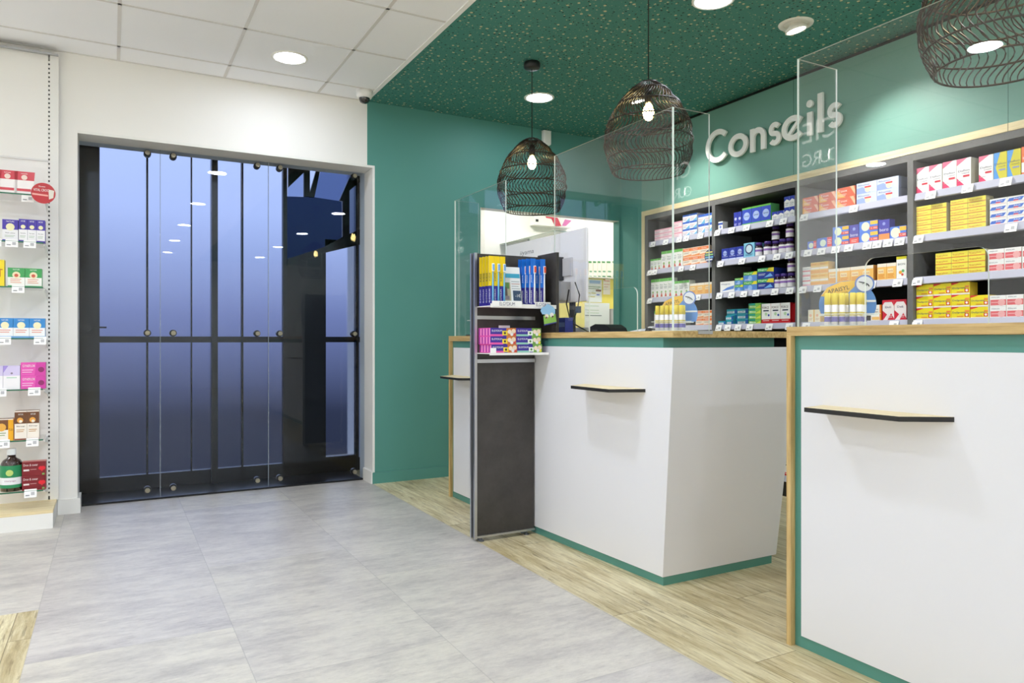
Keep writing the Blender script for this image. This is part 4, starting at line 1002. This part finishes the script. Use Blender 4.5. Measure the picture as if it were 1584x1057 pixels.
for bay, rows in enumerate([
    [(1009.5, 1029, 1050, 1061, 1083), (1003.5, 1012, 1053, 1071), (1003.5, 1079), (1003,)],
    [(1108, 1131, 1154, 1190, 1211), (1114, 1147, 1178, 1201, 1220), (1112, 1131, 1150, 1169, 1198, 1221), (1111, 1125, 1141, 1159, 1189, 1220)],
    [(1243, 1320), (1249, 1270, 1292, 1312, 1341, 1356, 1373, 1391), (1241, 1264, 1347, 1388), (1246, 1382)],
    [(1439, 1496, 1555), (1420, 1563), (1418,), (1417,)]]):
    for sh, us in enumerate(rows):
        for i, u in enumerate(us):
            ptag((3.815, max(min(Yr(u, 3.815), UP[bay] - .04), UP[bay + 1] + .04), SZ[sh] - 0.022), -math.pi / 2, '%s price tag on the %s shelf edge of the %s bay' % (ORD[i], SHN[sh], BAY[bay]), 'price tags on the shelf wall', 1.3)

# =================================================================== LEFT SHELF UNIT BY THE ENTRANCE
GX = -0.281
t = thing('wall_gondola', 'white wall shelf unit with glass shelves and oak base left of the entrance', 'shelf unit', (-0.9, 4.85, 0))
MB().box(-1.6, 4.657, 0.0, GX, 4.985, 0.082, M_WHITE2).build('base', t)
MB().box(-1.6, 4.657, 0.082, GX, 4.985, 0.099, M_PALEX).build('base_top', t)
m = MB(); m.box(-1.6, 4.962, 0.099, -0.3225, 4.985, 2.665, M_WALL); m.box(-1.6, 4.955, 2.05, -0.3225, 4.962, 2.06, pm((226, 226, 226), .5)); m.build('back_panel', t)
m = MB(); m.box(-0.3225, 4.966, 0.099, -0.3145, 4.985, 2.64, M_BLACK)
z = 0.12
while z < 2.62:
    m.box(-0.3225, 4.963, z, -0.3145, 4.966, z + 0.014, M_WHITE2); z += 0.025
m.build('slotted_upright', t)
MB().box(-0.3145, 4.958, 0.099, -0.272, 4.985, 2.665, M_WHITE2).build('side_panel', t)
MB().box(-1.6, 4.94, 2.665, -0.272, 4.985, 2.675, M_ALU).build('top_profile', t)
GZ = [1.815, 1.556, 1.311, 1.032, 0.755, 0.479, 0.202]
for z in GZ:
    s = MB().box(-1.55, 4.722, z - 0.007, -0.330, 4.955, z - 0.001, M_GLASS).box(-1.55, 4.719, z - 0.0075, -0.330, 4.722, z - 0.0005, M_GEDGE).build('glass_shelf', t)
    MB().prism([(4.735, z - 0.007), (4.962, z - 0.007), (4.962, z - 0.060), (4.93, z - 0.045), (4.735, z - 0.016)], -0.3295, -0.3235, 'x', M_WHITE2).build('bracket', t)
def gx(u): return Xb(u, 4.73)
K2 = {
 'violet': ('violet and white herbal tea box', (240, 240, 244), (70, 56, 160), (70, 56, 160), [('r', 0, .54, 1, 1, (72, 54, 168)), ('r', 0, 0, 1, .07, (72, 54, 168)), ('d', .5, .66, .28, (240, 236, 190)), ('t', .5, .91, .07, .5, 'NATURE', Wt), ('t', .5, .38, .05, .6, 'Nuit calme', (60, 60, 80)), ('l', .15, .25, .8, 2, .06, (170, 190, 170))]),
 'yellow': ('yellow boxed remedy', (246, 220, 40), (240, 210, 30), (246, 226, 60), [('t', .5, .5, .3, .6, 'T', (190, 110, 40))]),
 'green': ('green and white herbal box', (244, 246, 242), (70, 160, 90), (70, 160, 90), [('r', 0, .5, 1, 1, (66, 164, 92)), ('r', 0, 0, 1, .06, (66, 164, 92)), ('d', .5, .62, .24, (240, 226, 190)), ('d', .5, .6, .12, (206, 90, 70)), ('t', .5, .91, .07, .4, 'NATURE', Wt), ('l', .15, .38, .8, 3, .09, (226, 150, 120))]),
 'blue': ('blue and white herbal box', (244, 246, 250), (60, 140, 206), (60, 140, 206), [('r', 0, .52, 1, 1, (54, 140, 212)), ('r', 0, 0, 1, .1, (110, 170, 222)), ('d', .5, .64, .26, (246, 240, 200)), ('t', .5, .9, .07, .4, 'NATURE', Wt), ('l', .15, .38, .85, 2, .1, (226, 140, 120))]),
 'lilac': ('lilac and white soft box', (244, 242, 248), (210, 200, 236), (210, 200, 236), [('r', 0, .58, 1, 1, (214, 204, 240)), ('p', [(0, .7), (.3, 1), (0, 1)], (170, 150, 226)), ('l', .2, .48, .8, 1, .08, (150, 206, 170)), ('d', .5, .68, .07, (130, 120, 140))]),
 'pink': ('bright pink box', (232, 90, 186), (196, 60, 150), (240, 130, 200), [('p', [(.55, 0), (1, 0), (1, 1), (.62, 1)], (214, 66, 170)), ('t', .32, .74, .18, .5, 'GYNEFLOR', Wt), ('d', .82, .45, .2, (150, 40, 110)), ('l', .06, .4, .5, 2, .16, (250, 206, 236))]),
 'brown': ('brown, white and orange box', (246, 240, 232), (244, 170, 30), (120, 80, 50), [('r', 0, .5, .8, .96, (120, 74, 44)), ('r', .72, 0, 1, .96, (244, 176, 30)), ('d', .35, .62, .26, (240, 180, 80)), ('t', .87, .5, .1, .22, 'TUX', (120, 60, 30)), ('l', .1, .34, .6, 2, .1, (150, 170, 120))]),
 'tallbrown': ('tall brown and white honey box', (246, 238, 228), (226, 214, 200), (120, 90, 60), [('r', 0, .56, 1, .96, (112, 70, 42)), ('d', .45, .68, .26, (240, 170, 70)), ('d', .5, .64, .14, (246, 236, 220)), ('t', .5, .88, .05, .4, 'NATURE', Wt), ('t', .5, .47, .06, .7, 'Sirop', (90, 60, 50)), ('r', 0, 0, 1, .05, (150, 80, 60)), ('l', .15, .34, .8, 2, .06, (200, 150, 80))]),
 'wine': ('dark red box with heart', (128, 20, 34), (110, 16, 28), (200, 110, 110), [('t', .36, .78, .16, .6, 'Dren & coeur', (250, 236, 236)), ('d', .78, .52, .14, (226, 30, 50)), ('d', .88, .52, .14, (226, 30, 50)), ('p', [(.74, .48), (.92, .48), (.83, .28)], (226, 30, 50)), ('r', .06, .36, .3, .48, (240, 226, 226)), ('l', .34, .44, .6, 1, .1, (220, 170, 170)), ('r', .84, .04, .94, .16, (120, 170, 90))]),
}
def grun(sh, kind, u0, u1, px, n=1, st=1, d=0.06, y=4.735):
    desc, base, side, topc, dec = K2[kind]
    xa, xb = Xb(u0, y), Xb(u1, y); w = (xb - xa) / n; h = px * dep((xa + xb) / 2, y) / FPX / st
    me = prod_mesh('g' + kind, w - 0.0012, d, h - 0.0006, (base, side, topc, dec))
    for i in range(n):
        for j in range(st):
            ob = bpy.data.objects.new('product_box', me); COL.objects.link(ob); ob.location = (xa + i * w, y, GZ[sh] - 0.0008 + 0.0002 + j * h)
            ob['label'] = '%s, %s glass shelf by the entrance, %s from left%s' % (desc, SHN[sh], ORD[i], '' if st == 1 else (', lower', ', upper')[j])
            ob['category'] = 'product box'; ob['group'] = 'boxes on the glass shelves by the entrance'
grun(1, 'violet', 3.5, 28.5, 33.5, 1, 1, y=4.740); grun(1, 'violet', 29, 70, 35, 3, 1)
for o_ in [q for q in COL.objects if q.name.startswith('product_box')][1:]: o_['label'] = o_['label'].replace('violet and white', 'narrow violet and white')
grun(2, 'yellow', -6, 7, 41); grun(2, 'green', 12, 65, 29, 2, 1)
grun(3, 'blue', -5, 70, 31, 3, 1)
grun(4, 'lilac', -22, 31.5, 37, 2, 1); grun(4, 'pink', 32, 71, 41, 1, 2)
grun(5, 'brown', -8, 21, 34); grun(5, 'tallbrown', 22.5, 61, 45, 2, 1)
grun(6, 'wine', 34, 71.5, 44, 1, 2)
# soft pouches on the top shelf
def pouch():
    m = MB(); w, h, d = 0.088, 0.128, 0.030
    C1 = pm((214, 70, 84), .3); C0 = pm((246, 242, 242), .3)
    lv = [(0, 1.0, d), (.1, 1, d * .95), (.5, .98, d * .6), (.62, 1, d * .45), (.85, 1.05, d * .2), (1, 1.08, .002)]
    R = []
    for f, ws, dd in lv:
        R.append([(-w / 2 * ws, -dd / 2 * 1 + 0, f * h), (w / 2 * ws, -dd / 2, f * h), (w / 2 * ws, dd / 2, f * h), (-w / 2 * ws, dd / 2, f * h)])
    for i in range(len(R) - 1):
        m.add(R[i] + R[i + 1], [(0, 1, 5, 4), (1, 2, 6, 5), (2, 3, 7, 6), (3, 0, 4, 7)], C1 if i >= 3 else C0)
    m.add(R[0], [(0, 1, 2, 3)], C0)
    m.add([(-.034, -.0152, .018), (.030, -.0152, .018), (.030, -.0150, .032), (-.034, -.0150, .032)], [(0, 1, 2, 3)], C1)
    m.text('NATURE', (0, -.0115, .114), (1, 0, 0), (0, .1, .99), .006, C0, .03); m.lathe([(.0002, 0), (.014, 0)], 14, pm((244, 220, 210), .4), (0, -.012, .094), False, 'y')
    return m.mesh('refill_pouch')
PM = pouch()
for i, u in enumerate((12, 38, -14)):
    ob = bpy.data.objects.new('refill_pouch', PM); COL.objects.link(ob); ob.location = (Xb(u, 4.77), 4.77, GZ[0])
    ob['label'] = 'red and white refill pouch on the top glass shelf, %s' % ('second from the right', 'nearest the red sign', 'cut by the left edge')[i]; ob['category'] = 'pouch'; ob['group'] = 'refill pouches on the top glass shelf'
# round red shelf sign
x0, z0, r0 = Xb(67, 4.66), HC + (HZ - 299) * dep(Xb(67, 4.66), 4.66) / FPX, 0.056
m = MB().cyl((x0, 4.66, z0), r0, 0.002, 40, pm((190, 34, 44), .3), 'y')
m.text('Nouveau', (x0 - 0.006, 4.6595, z0 + .036), (1, 0, 0), (0, 0, 1), .008, Wt and pm(Wt, .4), .03).text('VITAL CROC', (x0 - .010, 4.6595, z0 + .016), (1, 0, 0), (0, 0, 1), .014, pm(Wt, .4), .07)
m.add([(x0 - .05, 4.6594, z0 - .012), (x0 + .022, 4.6594, z0 - .016), (x0 + .022, 4.6594, z0 - .008), (x0 - .052, 4.6594, z0 - .002)], [(0, 1, 2, 3)], pm((240, 170, 160), .4))
m.add([(x0 + .026, 4.6592, z0 - .032), (x0 + .046, 4.6592, z0 - .022), (x0 + .050, 4.6592, z0 + .018), (x0 + .024, 4.6592, z0 + .022)], [(0, 1, 2, 3)], pm((226, 220, 210), .4))
m.box(x0 - .045, 4.661, z0 - .004, x0 - .035, 4.72, z0 - .002, M_WHITE2)
tag(m.build('shelf_sign'), 'round red advertising sign at the right end of the top glass shelf', 'sign')
for sh, us in enumerate([(43,), (18, 46, -8), (28,), (7, 62), (0, 53), (5, 50), (47,)]):
    for i, u in enumerate(us):
        x = Xb(u, 4.714)
        ptag((x, 4.714, GZ[sh] - 0.014 - (0.010 if sh == 0 else 0)), 0, 'electronic price tag on the %s glass shelf by the entrance, %s' % (SHN[sh], ('first', 'second', 'third')[i]), 'price tags on the glass shelves', 1.35)
# brown bottle with green label
bx = Xb(18, 4.77); t = thing('syrup_bottle', 'large dark brown bottle with white cap and green label on the bottom glass shelf', 'bottle', (bx, 4.77, GZ[6]))
r = 0.053
MB().lathe([(.0004, 0), (r, .003), (r, .125), (r * .96, .150), (r * .75, .168), (r * .40, .180), (r * .34, .196), (.0004, .196)], 32, pm((44, 22, 12), .08, coat=.8), (bx, 4.77, GZ[6])).build('glass_body', t)
m = MB().lathe([(r * 1.01, .022), (r * 1.01, .142)], 32, pm((40, 140, 90), .4), (bx, 4.77, GZ[6])); m.lathe([(r * 1.018, .040), (r * 1.018, .078)], 32, pm((240, 240, 244), .4), (bx, 4.77, GZ[6]))
m.lathe([(.0003, 0), (.017, 0)], 14, pm((190, 214, 120), .4), (bx - .004, 4.77 - r * 1.04, GZ[6] + .104), False, 'y')
m.text('Harpago', (bx, 4.77 - r * 1.03, GZ[6] + .060), (1, 0, 0), (0, 0, 1), .010, pm((150, 70, 120), .4), .05); m.build('label', t)
MB().lathe([(r * .42, .196), (r * .42, .226), (r * .38, .230), (.0004, .230)], 24, pm((232, 238, 240), .4), (bx, 4.77, GZ[6])).build('cap', t)

# =================================================================== ON THE COUNTERS
def stick_display(cx, cy, cz, rz, s, where, n1, n2):
    t = thing('counter_display', 'blue round-backed APAISYL display %s' % where, 'display', (cx, cy, cz), rz, 'counter displays of roll-on sticks')
    t.scale = (s, s, s)
    m = MB(); n = 36
    P = [(-0.088 * math.cos(math.pi * k / n * 1.28 - 0.44), 0.075 + 0.080 * math.sin(math.pi * k / n * 1.28 - 0.44)) for k in range(n + 1)]
    P = [(p[0], max(p[1], 0.002)) for p in P]
    m.prism(P[::-1], 0.030, 0.032, 'y', pm((96, 150, 222), .35))
    m.prism([(-.082, .105), (-.062, .133), (-.02, .152), (.022, .155), (.034, .148), (.0, .112), (-.04, .098)], .0292, .030, 'y', pm((240, 196, 70), .35))
    m.prism([(.03, .082), (.086, .082), (.086, .089), (.03, .089)], .0292, .030, 'y', pm((240, 244, 248), .35))
    m.text('APAISYL', (-.028, .0288, .126), (.96, 0, .22), (-.1, 0, 1), .014, pm((60, 50, 40), .4), .070).text('ANTI-MOUSTIQUE', (-.026, .0288, .110), (.96, 0, .22), (-.1, 0, 1), .007, pm((60, 50, 40), .4), .056)
    for k in range(40):
        a = random.random() * 6.28; q = random.random() ** .5 * .03
    m.build('back_card', t, local=True)
    m = MB(); m.lathe([(.0003, 0.0282), (.030, 0.0282), (.030, .0262), (.0003, .0262)], 30, pm((110, 140, 210), .35), (.052, 0, .143), False, 'y')
    m.lathe([(.0003, .0258), (.025, .0258)], 30, pm((226, 232, 240), .35), (.052, 0, .143), False, 'y')
    m.tube([(.035, .0250, .150), (.050, .0246, .147), (.062, .025, .141), (.066, .025, .134)], .0016, 5, pm((50, 60, 80), .4))
    m.tube([(.045, .0250, .142), (.053, .0246, .148), (.058, .025, .136)], .001, 5, pm((50, 60, 80), .4)); m.build('round_badge', t, local=True)
    m = MB(); m.box(-.088, -.045, 0, .088, .029, .004, M_EDGE); m.box(-.092, -.046, .040, .092, -.044, .0425, M_EDGE); m.box(-.088, -.047, .004, .088, -.045, .041, M_GLASS)
    m.box(-.088, -.012, .036, .088, -.010, .040, M_EDGE); m.build('tray', t, local=True)
    return t
cyl_y = pm((246, 228, 90), .35, name='yellow_cap'); st_w = pm((244, 244, 246), .3, name='stick_white'); st_p = pm((86, 80, 180), .35, name='stick_violet')
sb = MB().lathe([(.0004, 0), (.0095, .001), (.0095, .075), (.0004, .075)], 20, st_w); sb.lathe([(.0097, .012), (.0097, .028)], 20, st_p); sb.lathe([(.0097, .032), (.0097, .044)], 20, pm((214, 200, 90), .4))
STB = sb.mesh('repellent_stick'); SCP = MB().lathe([(.0004, .068), (.0099, .068), (.0088, .104), (.008, .107), (.0004, .107)], 20, cyl_y).mesh('cap')
def sticks(cx, cy, cz, rz, s, pts, where):
    for i, (a, b) in enumerate(pts):
        ob = bpy.data.objects.new('repellent_stick', STB); COL.objects.link(ob)
        ca, sa = math.cos(rz), math.sin(rz)
        ob.location = (cx + s * (a * ca - b * sa), cy + s * (a * sa + b * ca), cz + .0041 * s); ob.rotation_euler = (0, 0, rz); ob.scale = (s, s, s)
        ob['label'] = 'yellow-capped white stick in the %s counter display, %s from left in the %s row' % (where, ORD[i if b < -.02 else i - sum(1 for q in pts if q[1] < -.02)], 'front' if b < -.02 else 'back'); ob['category'] = 'stick'; ob['group'] = 'roll-on sticks in the counter displays'
        c = bpy.data.objects.new('cap', SCP); COL.objects.link(c); c.parent = ob
# facing the camera-side customer
A1 = (2.140, 1.573, 1.0653, -0.87, 1.0)
stick_display(*A1, 'on the nearest counter, behind the large screen', 0, 0)
sticks(*A1, [(-.064, -.030), (-.042, -.030), (-.020, -.030), (.012, -.030), (.032, -.030), (-.052, .0), (-.028, .0), (-.006, .0), (.022, .0), (.046, .0)], 'nearest')
A2 = (2.17, 2.45, 1.0593, -1.15, 1.02)
stick_display(*A2, 'on the middle counter, behind the screen corner', 0, 0)
sticks(*A2, [(-.070, -.030), (-.048, -.030), (-.026, -.030), (-.004, -.030), (.018, -.030), (.040, -.030), (-.060, .0), (-.036, .0), (-.012, .0), (.012, .0), (.036, .0)], 'middle')

# monitors seen from behind
def monitor(x, y0, y1, z0, z1, lab, logo=None, group=None, xb=None):
    t = thing('monitor', lab, 'monitor', (x, (y0 + y1) / 2, 1.0592 if y0 < 3.5 else 1.0475))
    zb = t.location.z
    b = bevel(MB().box(x, y0, z0, x + .016, y1, z1, pm((250, 250, 255), .35, name='monitor_white')).build('casing', t), .004, 2)
    MB().box(x + .016, y0 + .012, z0 + .012, x + .018, y1 - .012, z1 - .012, pm((20, 22, 26), .1)).build('screen', t)
    if logo: MB().text(logo, (x - .0006, (y0 + y1) / 2, z1 - .072), (0, -1, 0), (0, 0, 1), .034, pm((120, 124, 134), .4), .17, italic=.2).build('logo', t)
    yc = (y0 + y1) / 2; m = MB()
    m.box(x - .012, yc - .045, (z0 + z1) / 2 - .05, x - .0004, yc + .045, (z0 + z1) / 2 + .05, pm((210, 210, 216), .4))
    if logo:
        m.box(x - .030, yc - .018, zb + .006, x - .012, yc + .018, (z0 + z1) / 2 + .03, pm((60, 62, 68), .4)); m.box(x - .09, yc - .09, zb + .0004, x + .05, yc + .09, zb + .008, pm((60, 62, 68), .4)); m.build('stand', t)
    else:
        zc = (z0 + z1) / 2
        m.box(x - .035, yc + .05, zc - .07, x - .0004, yc + .10, zc + .06, pm((60, 62, 70), .4)); m.box(x + .018, yc - .02, zb + .006, x + .035, yc + .02, zc, pm((60, 62, 68), .4)); m.box(x - .03, yc - .08, zb + .0004, x + .10, yc + .08, zb + .008, pm((90, 92, 98), .4)); m.build('stand', t)
        MB().box(x - .06, yc - .02, z0 + .01, x - .0004, yc + .12, zc - .085, pm((176, 176, 180), .4)).build('junction_box', t)
    return t
monitor(2.27, 3.64, 4.215, 1.285, 1.638, 'white monitor seen from behind with iiyama logo on the far counter', 'iiyama')
monitor(2.25, 3.25, 3.60, 1.232, 1.632, 'pale lilac monitor back with dark hinge on the middle counter beside the stand')
# black card terminal, white printer block, cable, papers
def onm(u, x): return Yr(u, x)
t = thing('card_terminal', 'black rounded card terminal on the middle counter under the screen cut-out', 'card terminal', (2.36, 3.02, 1.0592))
m = MB(); y0, y1 = onm(958, 2.36), onm(924, 2.36)
m.prism([(y0, 1.0592), (y1, 1.0592), (y1, 1.094), (y1 - .05, 1.108), (y0 + .06, 1.104), (y0 + .02, 1.086)], 2.31, 2.42, 'x', pm((28, 28, 28), .35)); bevel(m.build('body', t), .006, 2)
MB().prism([(y1 - .02, 1.068), (y1 - .07, 1.068), (y1 - .07, 1.078), (y1 - .02, 1.078)], 2.308, 2.311, 'x', pm((70, 72, 70), .4)).build('slot', t)
y0, y1 = onm(922, 2.38), onm(900, 2.38)
tag(bevel(MB().box(2.33, y0, 1.0592, 2.43, y1, 1.092, pm((206, 208, 210), .35)).build('receipt_printer'), .005, 2), 'small light grey box beside the black card terminal on the middle counter', 'printer')
y0, y1 = onm(868, 2.30), onm(864, 2.30)
y0, y1 = onm(874, 2.10), onm(860, 2.10)
tag(MB().box(2.10, y0, 1.0592, 2.15, y1, 1.140, pm((40, 60, 160), .35)).box(2.0995, y0 + .004, 1.09, 2.10, y1 - .004, 1.115, pm((120, 150, 220), .4)).build('blue_box'), 'dark blue box on the middle counter just behind the stand side panel', 'box')
tag(MB().tube([(2.21, 3.36, 1.30), (2.20, 3.37, 1.22), (2.20, 3.33, 1.12), (2.24, 3.22, 1.066), (2.30, 3.05, 1.064), (2.28, 2.95, 1.064)], .004, 6, M_BLACK).build('cable'), 'black cable hanging from the lilac monitor to the counter', 'cable')
tag(MB().tube([(2.17, 3.24, 1.33), (2.165, 3.19, 1.26), (2.16, 3.20, 1.19), (2.17, 3.27, 1.10), (2.18, 3.32, 1.064)], .0035, 6, M_BLACK).box(2.155, 3.19, 1.165, 2.175, 3.215, 1.20, pm((70, 74, 90), .4)).build('cable'), 'black cable with a grey plug hanging in front of the lilac monitor', 'cable')
y0, y1 = onm(1004, 2.3), onm(978, 2.3)
tag(MB().hexa([(2.25, y0, 1.0592), (2.36, y0, 1.0592), (2.36, y1, 1.0592), (2.25, y1, 1.0592)], [(2.27, y0 + .03, 1.075), (2.35, y0 + .03, 1.080), (2.35, y1 - .06, 1.066), (2.27, y1 - .06, 1.064)], pm((226, 230, 236), .4)).build('paper_pad'), 'small white paper pad on the middle counter right of the card terminal', 'paper')
tag(MB().prism([(2.27, 1.0592), (2.33, 1.0592), (2.32, 1.076), (2.28, 1.080)], y0 - .03, y0 - .002, 'y', pm((40, 42, 48), .4)).build('stapler'), 'small dark object beside the white paper pad on the middle counter', 'stapler')
# small display on the far counter left of the stand
t = thing('counter_stand', 'small black counter stand with clear tray on the far counter', 'stand', (2.05, 4.20, 1.0475))
m = MB().box(2.02, 4.16, 1.0475, 2.10, 4.29, 1.056, M_BLACK); m.lathe([(.0004, 0), (.020, .004), (.024, .03), (.016, .06), (.022, .09), (.018, .118), (.0004, .13)], 18, M_BLACK, (2.05, 4.24, 1.055)); m.box(2.01, 4.10, 1.145, 2.10, 4.25, 1.149, M_EDGE); m.build('holder', t)
tag(MB().box(2.02, 4.13, 1.1492, 2.07, 4.20, 1.262, pm((232, 240, 240), .35)).box(2.0195, 4.131, 1.151, 2.02, 4.199, 1.20, pm((60, 180, 190), .35)).box(2.0190, 4.14, 1.185, 2.0196, 4.185, 1.215, pm((236, 150, 170), .35)).build('cosmetic_box'), 'white and turquoise box on the small stand, left of the display stand', 'box')
tag(bevel(MB().box(2.03, 4.095, 1.0475, 2.075, 4.15, 1.105, pm((206, 196, 176), .4)).build('beige_jar'), .006, 2), 'small beige jar on the far counter beside the black stand', 'jar')

# =================================================================== BACK OFFICE
y = 6.345
def bx_(u0, u1, v0, v1, yy):     # picture rectangle to a plane y
    xa, xb = Xb(u0, yy), Xb(u1, yy); z1 = HC + (HZ - v0) * dep(xa, yy) / FPX; z0 = HC + (HZ - v1) * dep(xb, yy) / FPX
    return xa, xb, z0, z1
t = thing('office_shelf', 'grey glass shelf on the back office wall below the white machine', 'shelf', (3.5, 6.0, 1.97))
MB().box(3.36, 5.33, 1.966, 3.55, y, 1.972, pm((190, 202, 198), .2)).build('glass', t); MB().box(3.42, 5.9, 1.95, 3.44, y, 1.966, M_ALU).build('bracket', t)
xa, xb, z0, z1 = bx_(826, 884, 333, 353, 6.26)
t = thing('wall_device', 'white machine with a red and pink V logo in the back office', 'device', ((xa + xb) / 2, 6.1, z0))
bevel(MB().box(xa, 6.26, z0, xb, y, z1, M_WHITE2).build('case', t), .004, 2)
w = xb - xa; h = z1 - z0
MB().prism([(xa + w * .30, z0 + h * .98), (xa + w * .62, z0 + h * .95), (xa + w * .72, z0 + h * .12), (xa + w * .55, z0 + h * .05), (xa + w * .46, z0 + h * .80), (xa + w * .32, z0 + h * .84)], 6.256, 6.259, 'y', pm((206, 40, 70), .4)).prism([(xa + w * .74, z0 + h * .16), (xa + w * .84, z0 + h * .16), (xa + w * 1.0, z0 + h * .80), (xa + w * .82, z0 + h * .86)], 6.256, 6.259, 'y', pm((206, 90, 160), .4)).prism([(xa + .02, z0 + h * .35), (xa + .05, z0 + h * .35), (xa + .05, z0 + h * .6), (xa + .02, z0 + h * .6)], 6.256, 6.259, 'y', M_BLACK).build('logo', t)
xa, xb, z0, z1 = bx_(896, 975, 430, 479, y)
xa2, xb2, zz0, zz1 = bx_(862, 900, 468, 524, y)
tag(MB().box(xa, y - .012, z0, xb, y, z1, pm((236, 222, 110), .6)).build('pinboard'), 'yellow pinboard on the back office wall', 'pinboard')
tag(MB().box(xa2, y - .05, 0.0, xb2, y, zz1, pm((240, 226, 150), .6)).build('yellow_cabinet'), 'pale yellow cabinet below the monitors in the back office', 'cabinet')
def sheet(u0, u1, v0, v1, yy, lines, lab, c=(226, 232, 236)):
    xa, xb, z0, z1 = bx_(u0, u1, v0, v1, yy); m = MB().box(xa, yy, z0, xb, yy + .002, z1, pm(c, .5)); w = xb - xa; h = z1 - z0
    for (a, b, c_, d, cc) in lines: m.add([(xa + a * w, yy - .0006, z0 + b * h), (xa + c_ * w, yy - .0006, z0 + b * h), (xa + c_ * w, yy - .0006, z0 + d * h), (xa + a * w, yy - .0006, z0 + d * h)], [(0, 1, 2, 3)], pm(cc, .5))
    tag(m.build('paper_sheet'), lab, 'paper')
sheet(907, 931, 432, 468, y - .016, [(.2, .82, .9, .95, (150, 180, 220)), (.1, .66, .9, .69, (110, 150, 120)), (.1, .58, .8, .61, (130, 150, 130)), (.6, .48, .95, .56, (120, 60, 60)), (.1, .38, .6, .41, (190, 180, 60)), (.1, .22, .55, .25, (190, 180, 60)), (.65, .3, .85, .36, (120, 140, 220))], 'pale blue notice with coloured lines on the yellow pinboard')
sheet(901, 943, 468, 522, y - .020, [(.1, .9, .6, .91, (140, 180, 140)), (.1, .78, .6, .79, (150, 180, 150)), (.15, .70, .6, .71, (140, 180, 140)), (.1, .62, .7, .64, (90, 110, 120))], 'large pale sheet below the yellow pinboard')
sheet(933, 944, 430, 456, y - .018, [(.1, .8, .9, .84, (210, 120, 120)), (.1, .6, .9, .63, (220, 150, 140)), (.1, .45, .7, .48, (210, 150, 150)), (.0, .86, .3, 1, (190, 150, 30))], 'narrow white sheet pinned on the right of the yellow pinboard', (240, 236, 228))
xa, xb, z0, z1 = bx_(943, 975, 478, 524, y)
tag(MB().box(xa, y - .3, 0, xb, y - .0, z1, pm((206, 206, 208), .5)).build('office_cabinet'), 'light grey cabinet at the right of the back office opening', 'cabinet')
for i, (u0, u1) in enumerate(((903, 910), (910.5, 917), (917.5, 924), (924.5, 930.5), (931, 938), (938.5, 947), (947.5, 956), (956.5, 964))):
    xa, xb, z0, z1 = bx_(u0, u1, 404, 429, y - .1)
    m = MB().box(xa, y - .1, z0, xb, y, z1, pm((240, 238, 228), .5)); w = xb - xa; h = z1 - z0
    m.box(xa, y - .1006, z0 + h * .88, xa + w * .7, y - .1, z1, pm((90, 150, 100), .5)); m.box(xa + w * .2, y - .1006, z0 + h * .3, xa + w * .8, y - .1, z0 + h * .4, pm((120, 170, 140), .5)); m.box(xa + w * .1, y - .1006, z0, xa + w * .8, y - .1, z0 + h * .08, pm((60, 130, 90), .5))
    o_ = m.build('medicine_box'); tag(o_, 'white box with green print above the yellow pinboard, %s from the left' % ORD[i], 'medicine box', 'white boxes in the back office')
xa, xb, z0, z1 = bx_(899, 975, 429.5, 431, y)
tag(MB().box(xa, y - .12, z0 - .012, xb, y, z1 - .004, M_WHITE2).build('office_ledge'), 'white ledge above the yellow pinboard carrying the white boxes', 'shelf')
# striped round wobbler on the second shelf of the farthest bay
yw = Yr(1097, 3.79); zw = HC + (HZ - 396) * dep(3.79, yw) / FPX
m = MB(); n = 30; r = 0.047
m.prism([(yw + r * math.cos(2 * math.pi * k / n), zw + r * math.sin(2 * math.pi * k / n)) for k in range(n)], 3.790, 3.792, 'x', pm((54, 60, 110), .4))
for k, cc in enumerate(((240, 220, 110), (150, 200, 120), (120, 180, 220), (240, 240, 246))):
    zz = .026 - .018 * k; hw = math.sqrt(r * r - zz * zz) * .86
    m.add([(3.7894, yw + hw, zw + zz - .005), (3.7894, yw - hw, zw + zz - .005), (3.7894, yw - hw, zw + zz + .005), (3.7894, yw + hw, zw + zz + .005)], [(0, 1, 2, 3)], pm(cc, .4))
m.box(3.792, yw - .003, zw - .01, 3.83, yw + .003, zw - .008, M_WHITE2)
tag(m.build('shelf_wobbler'), 'round striped advertising disc on the second shelf edge between the first two bays', 'card')
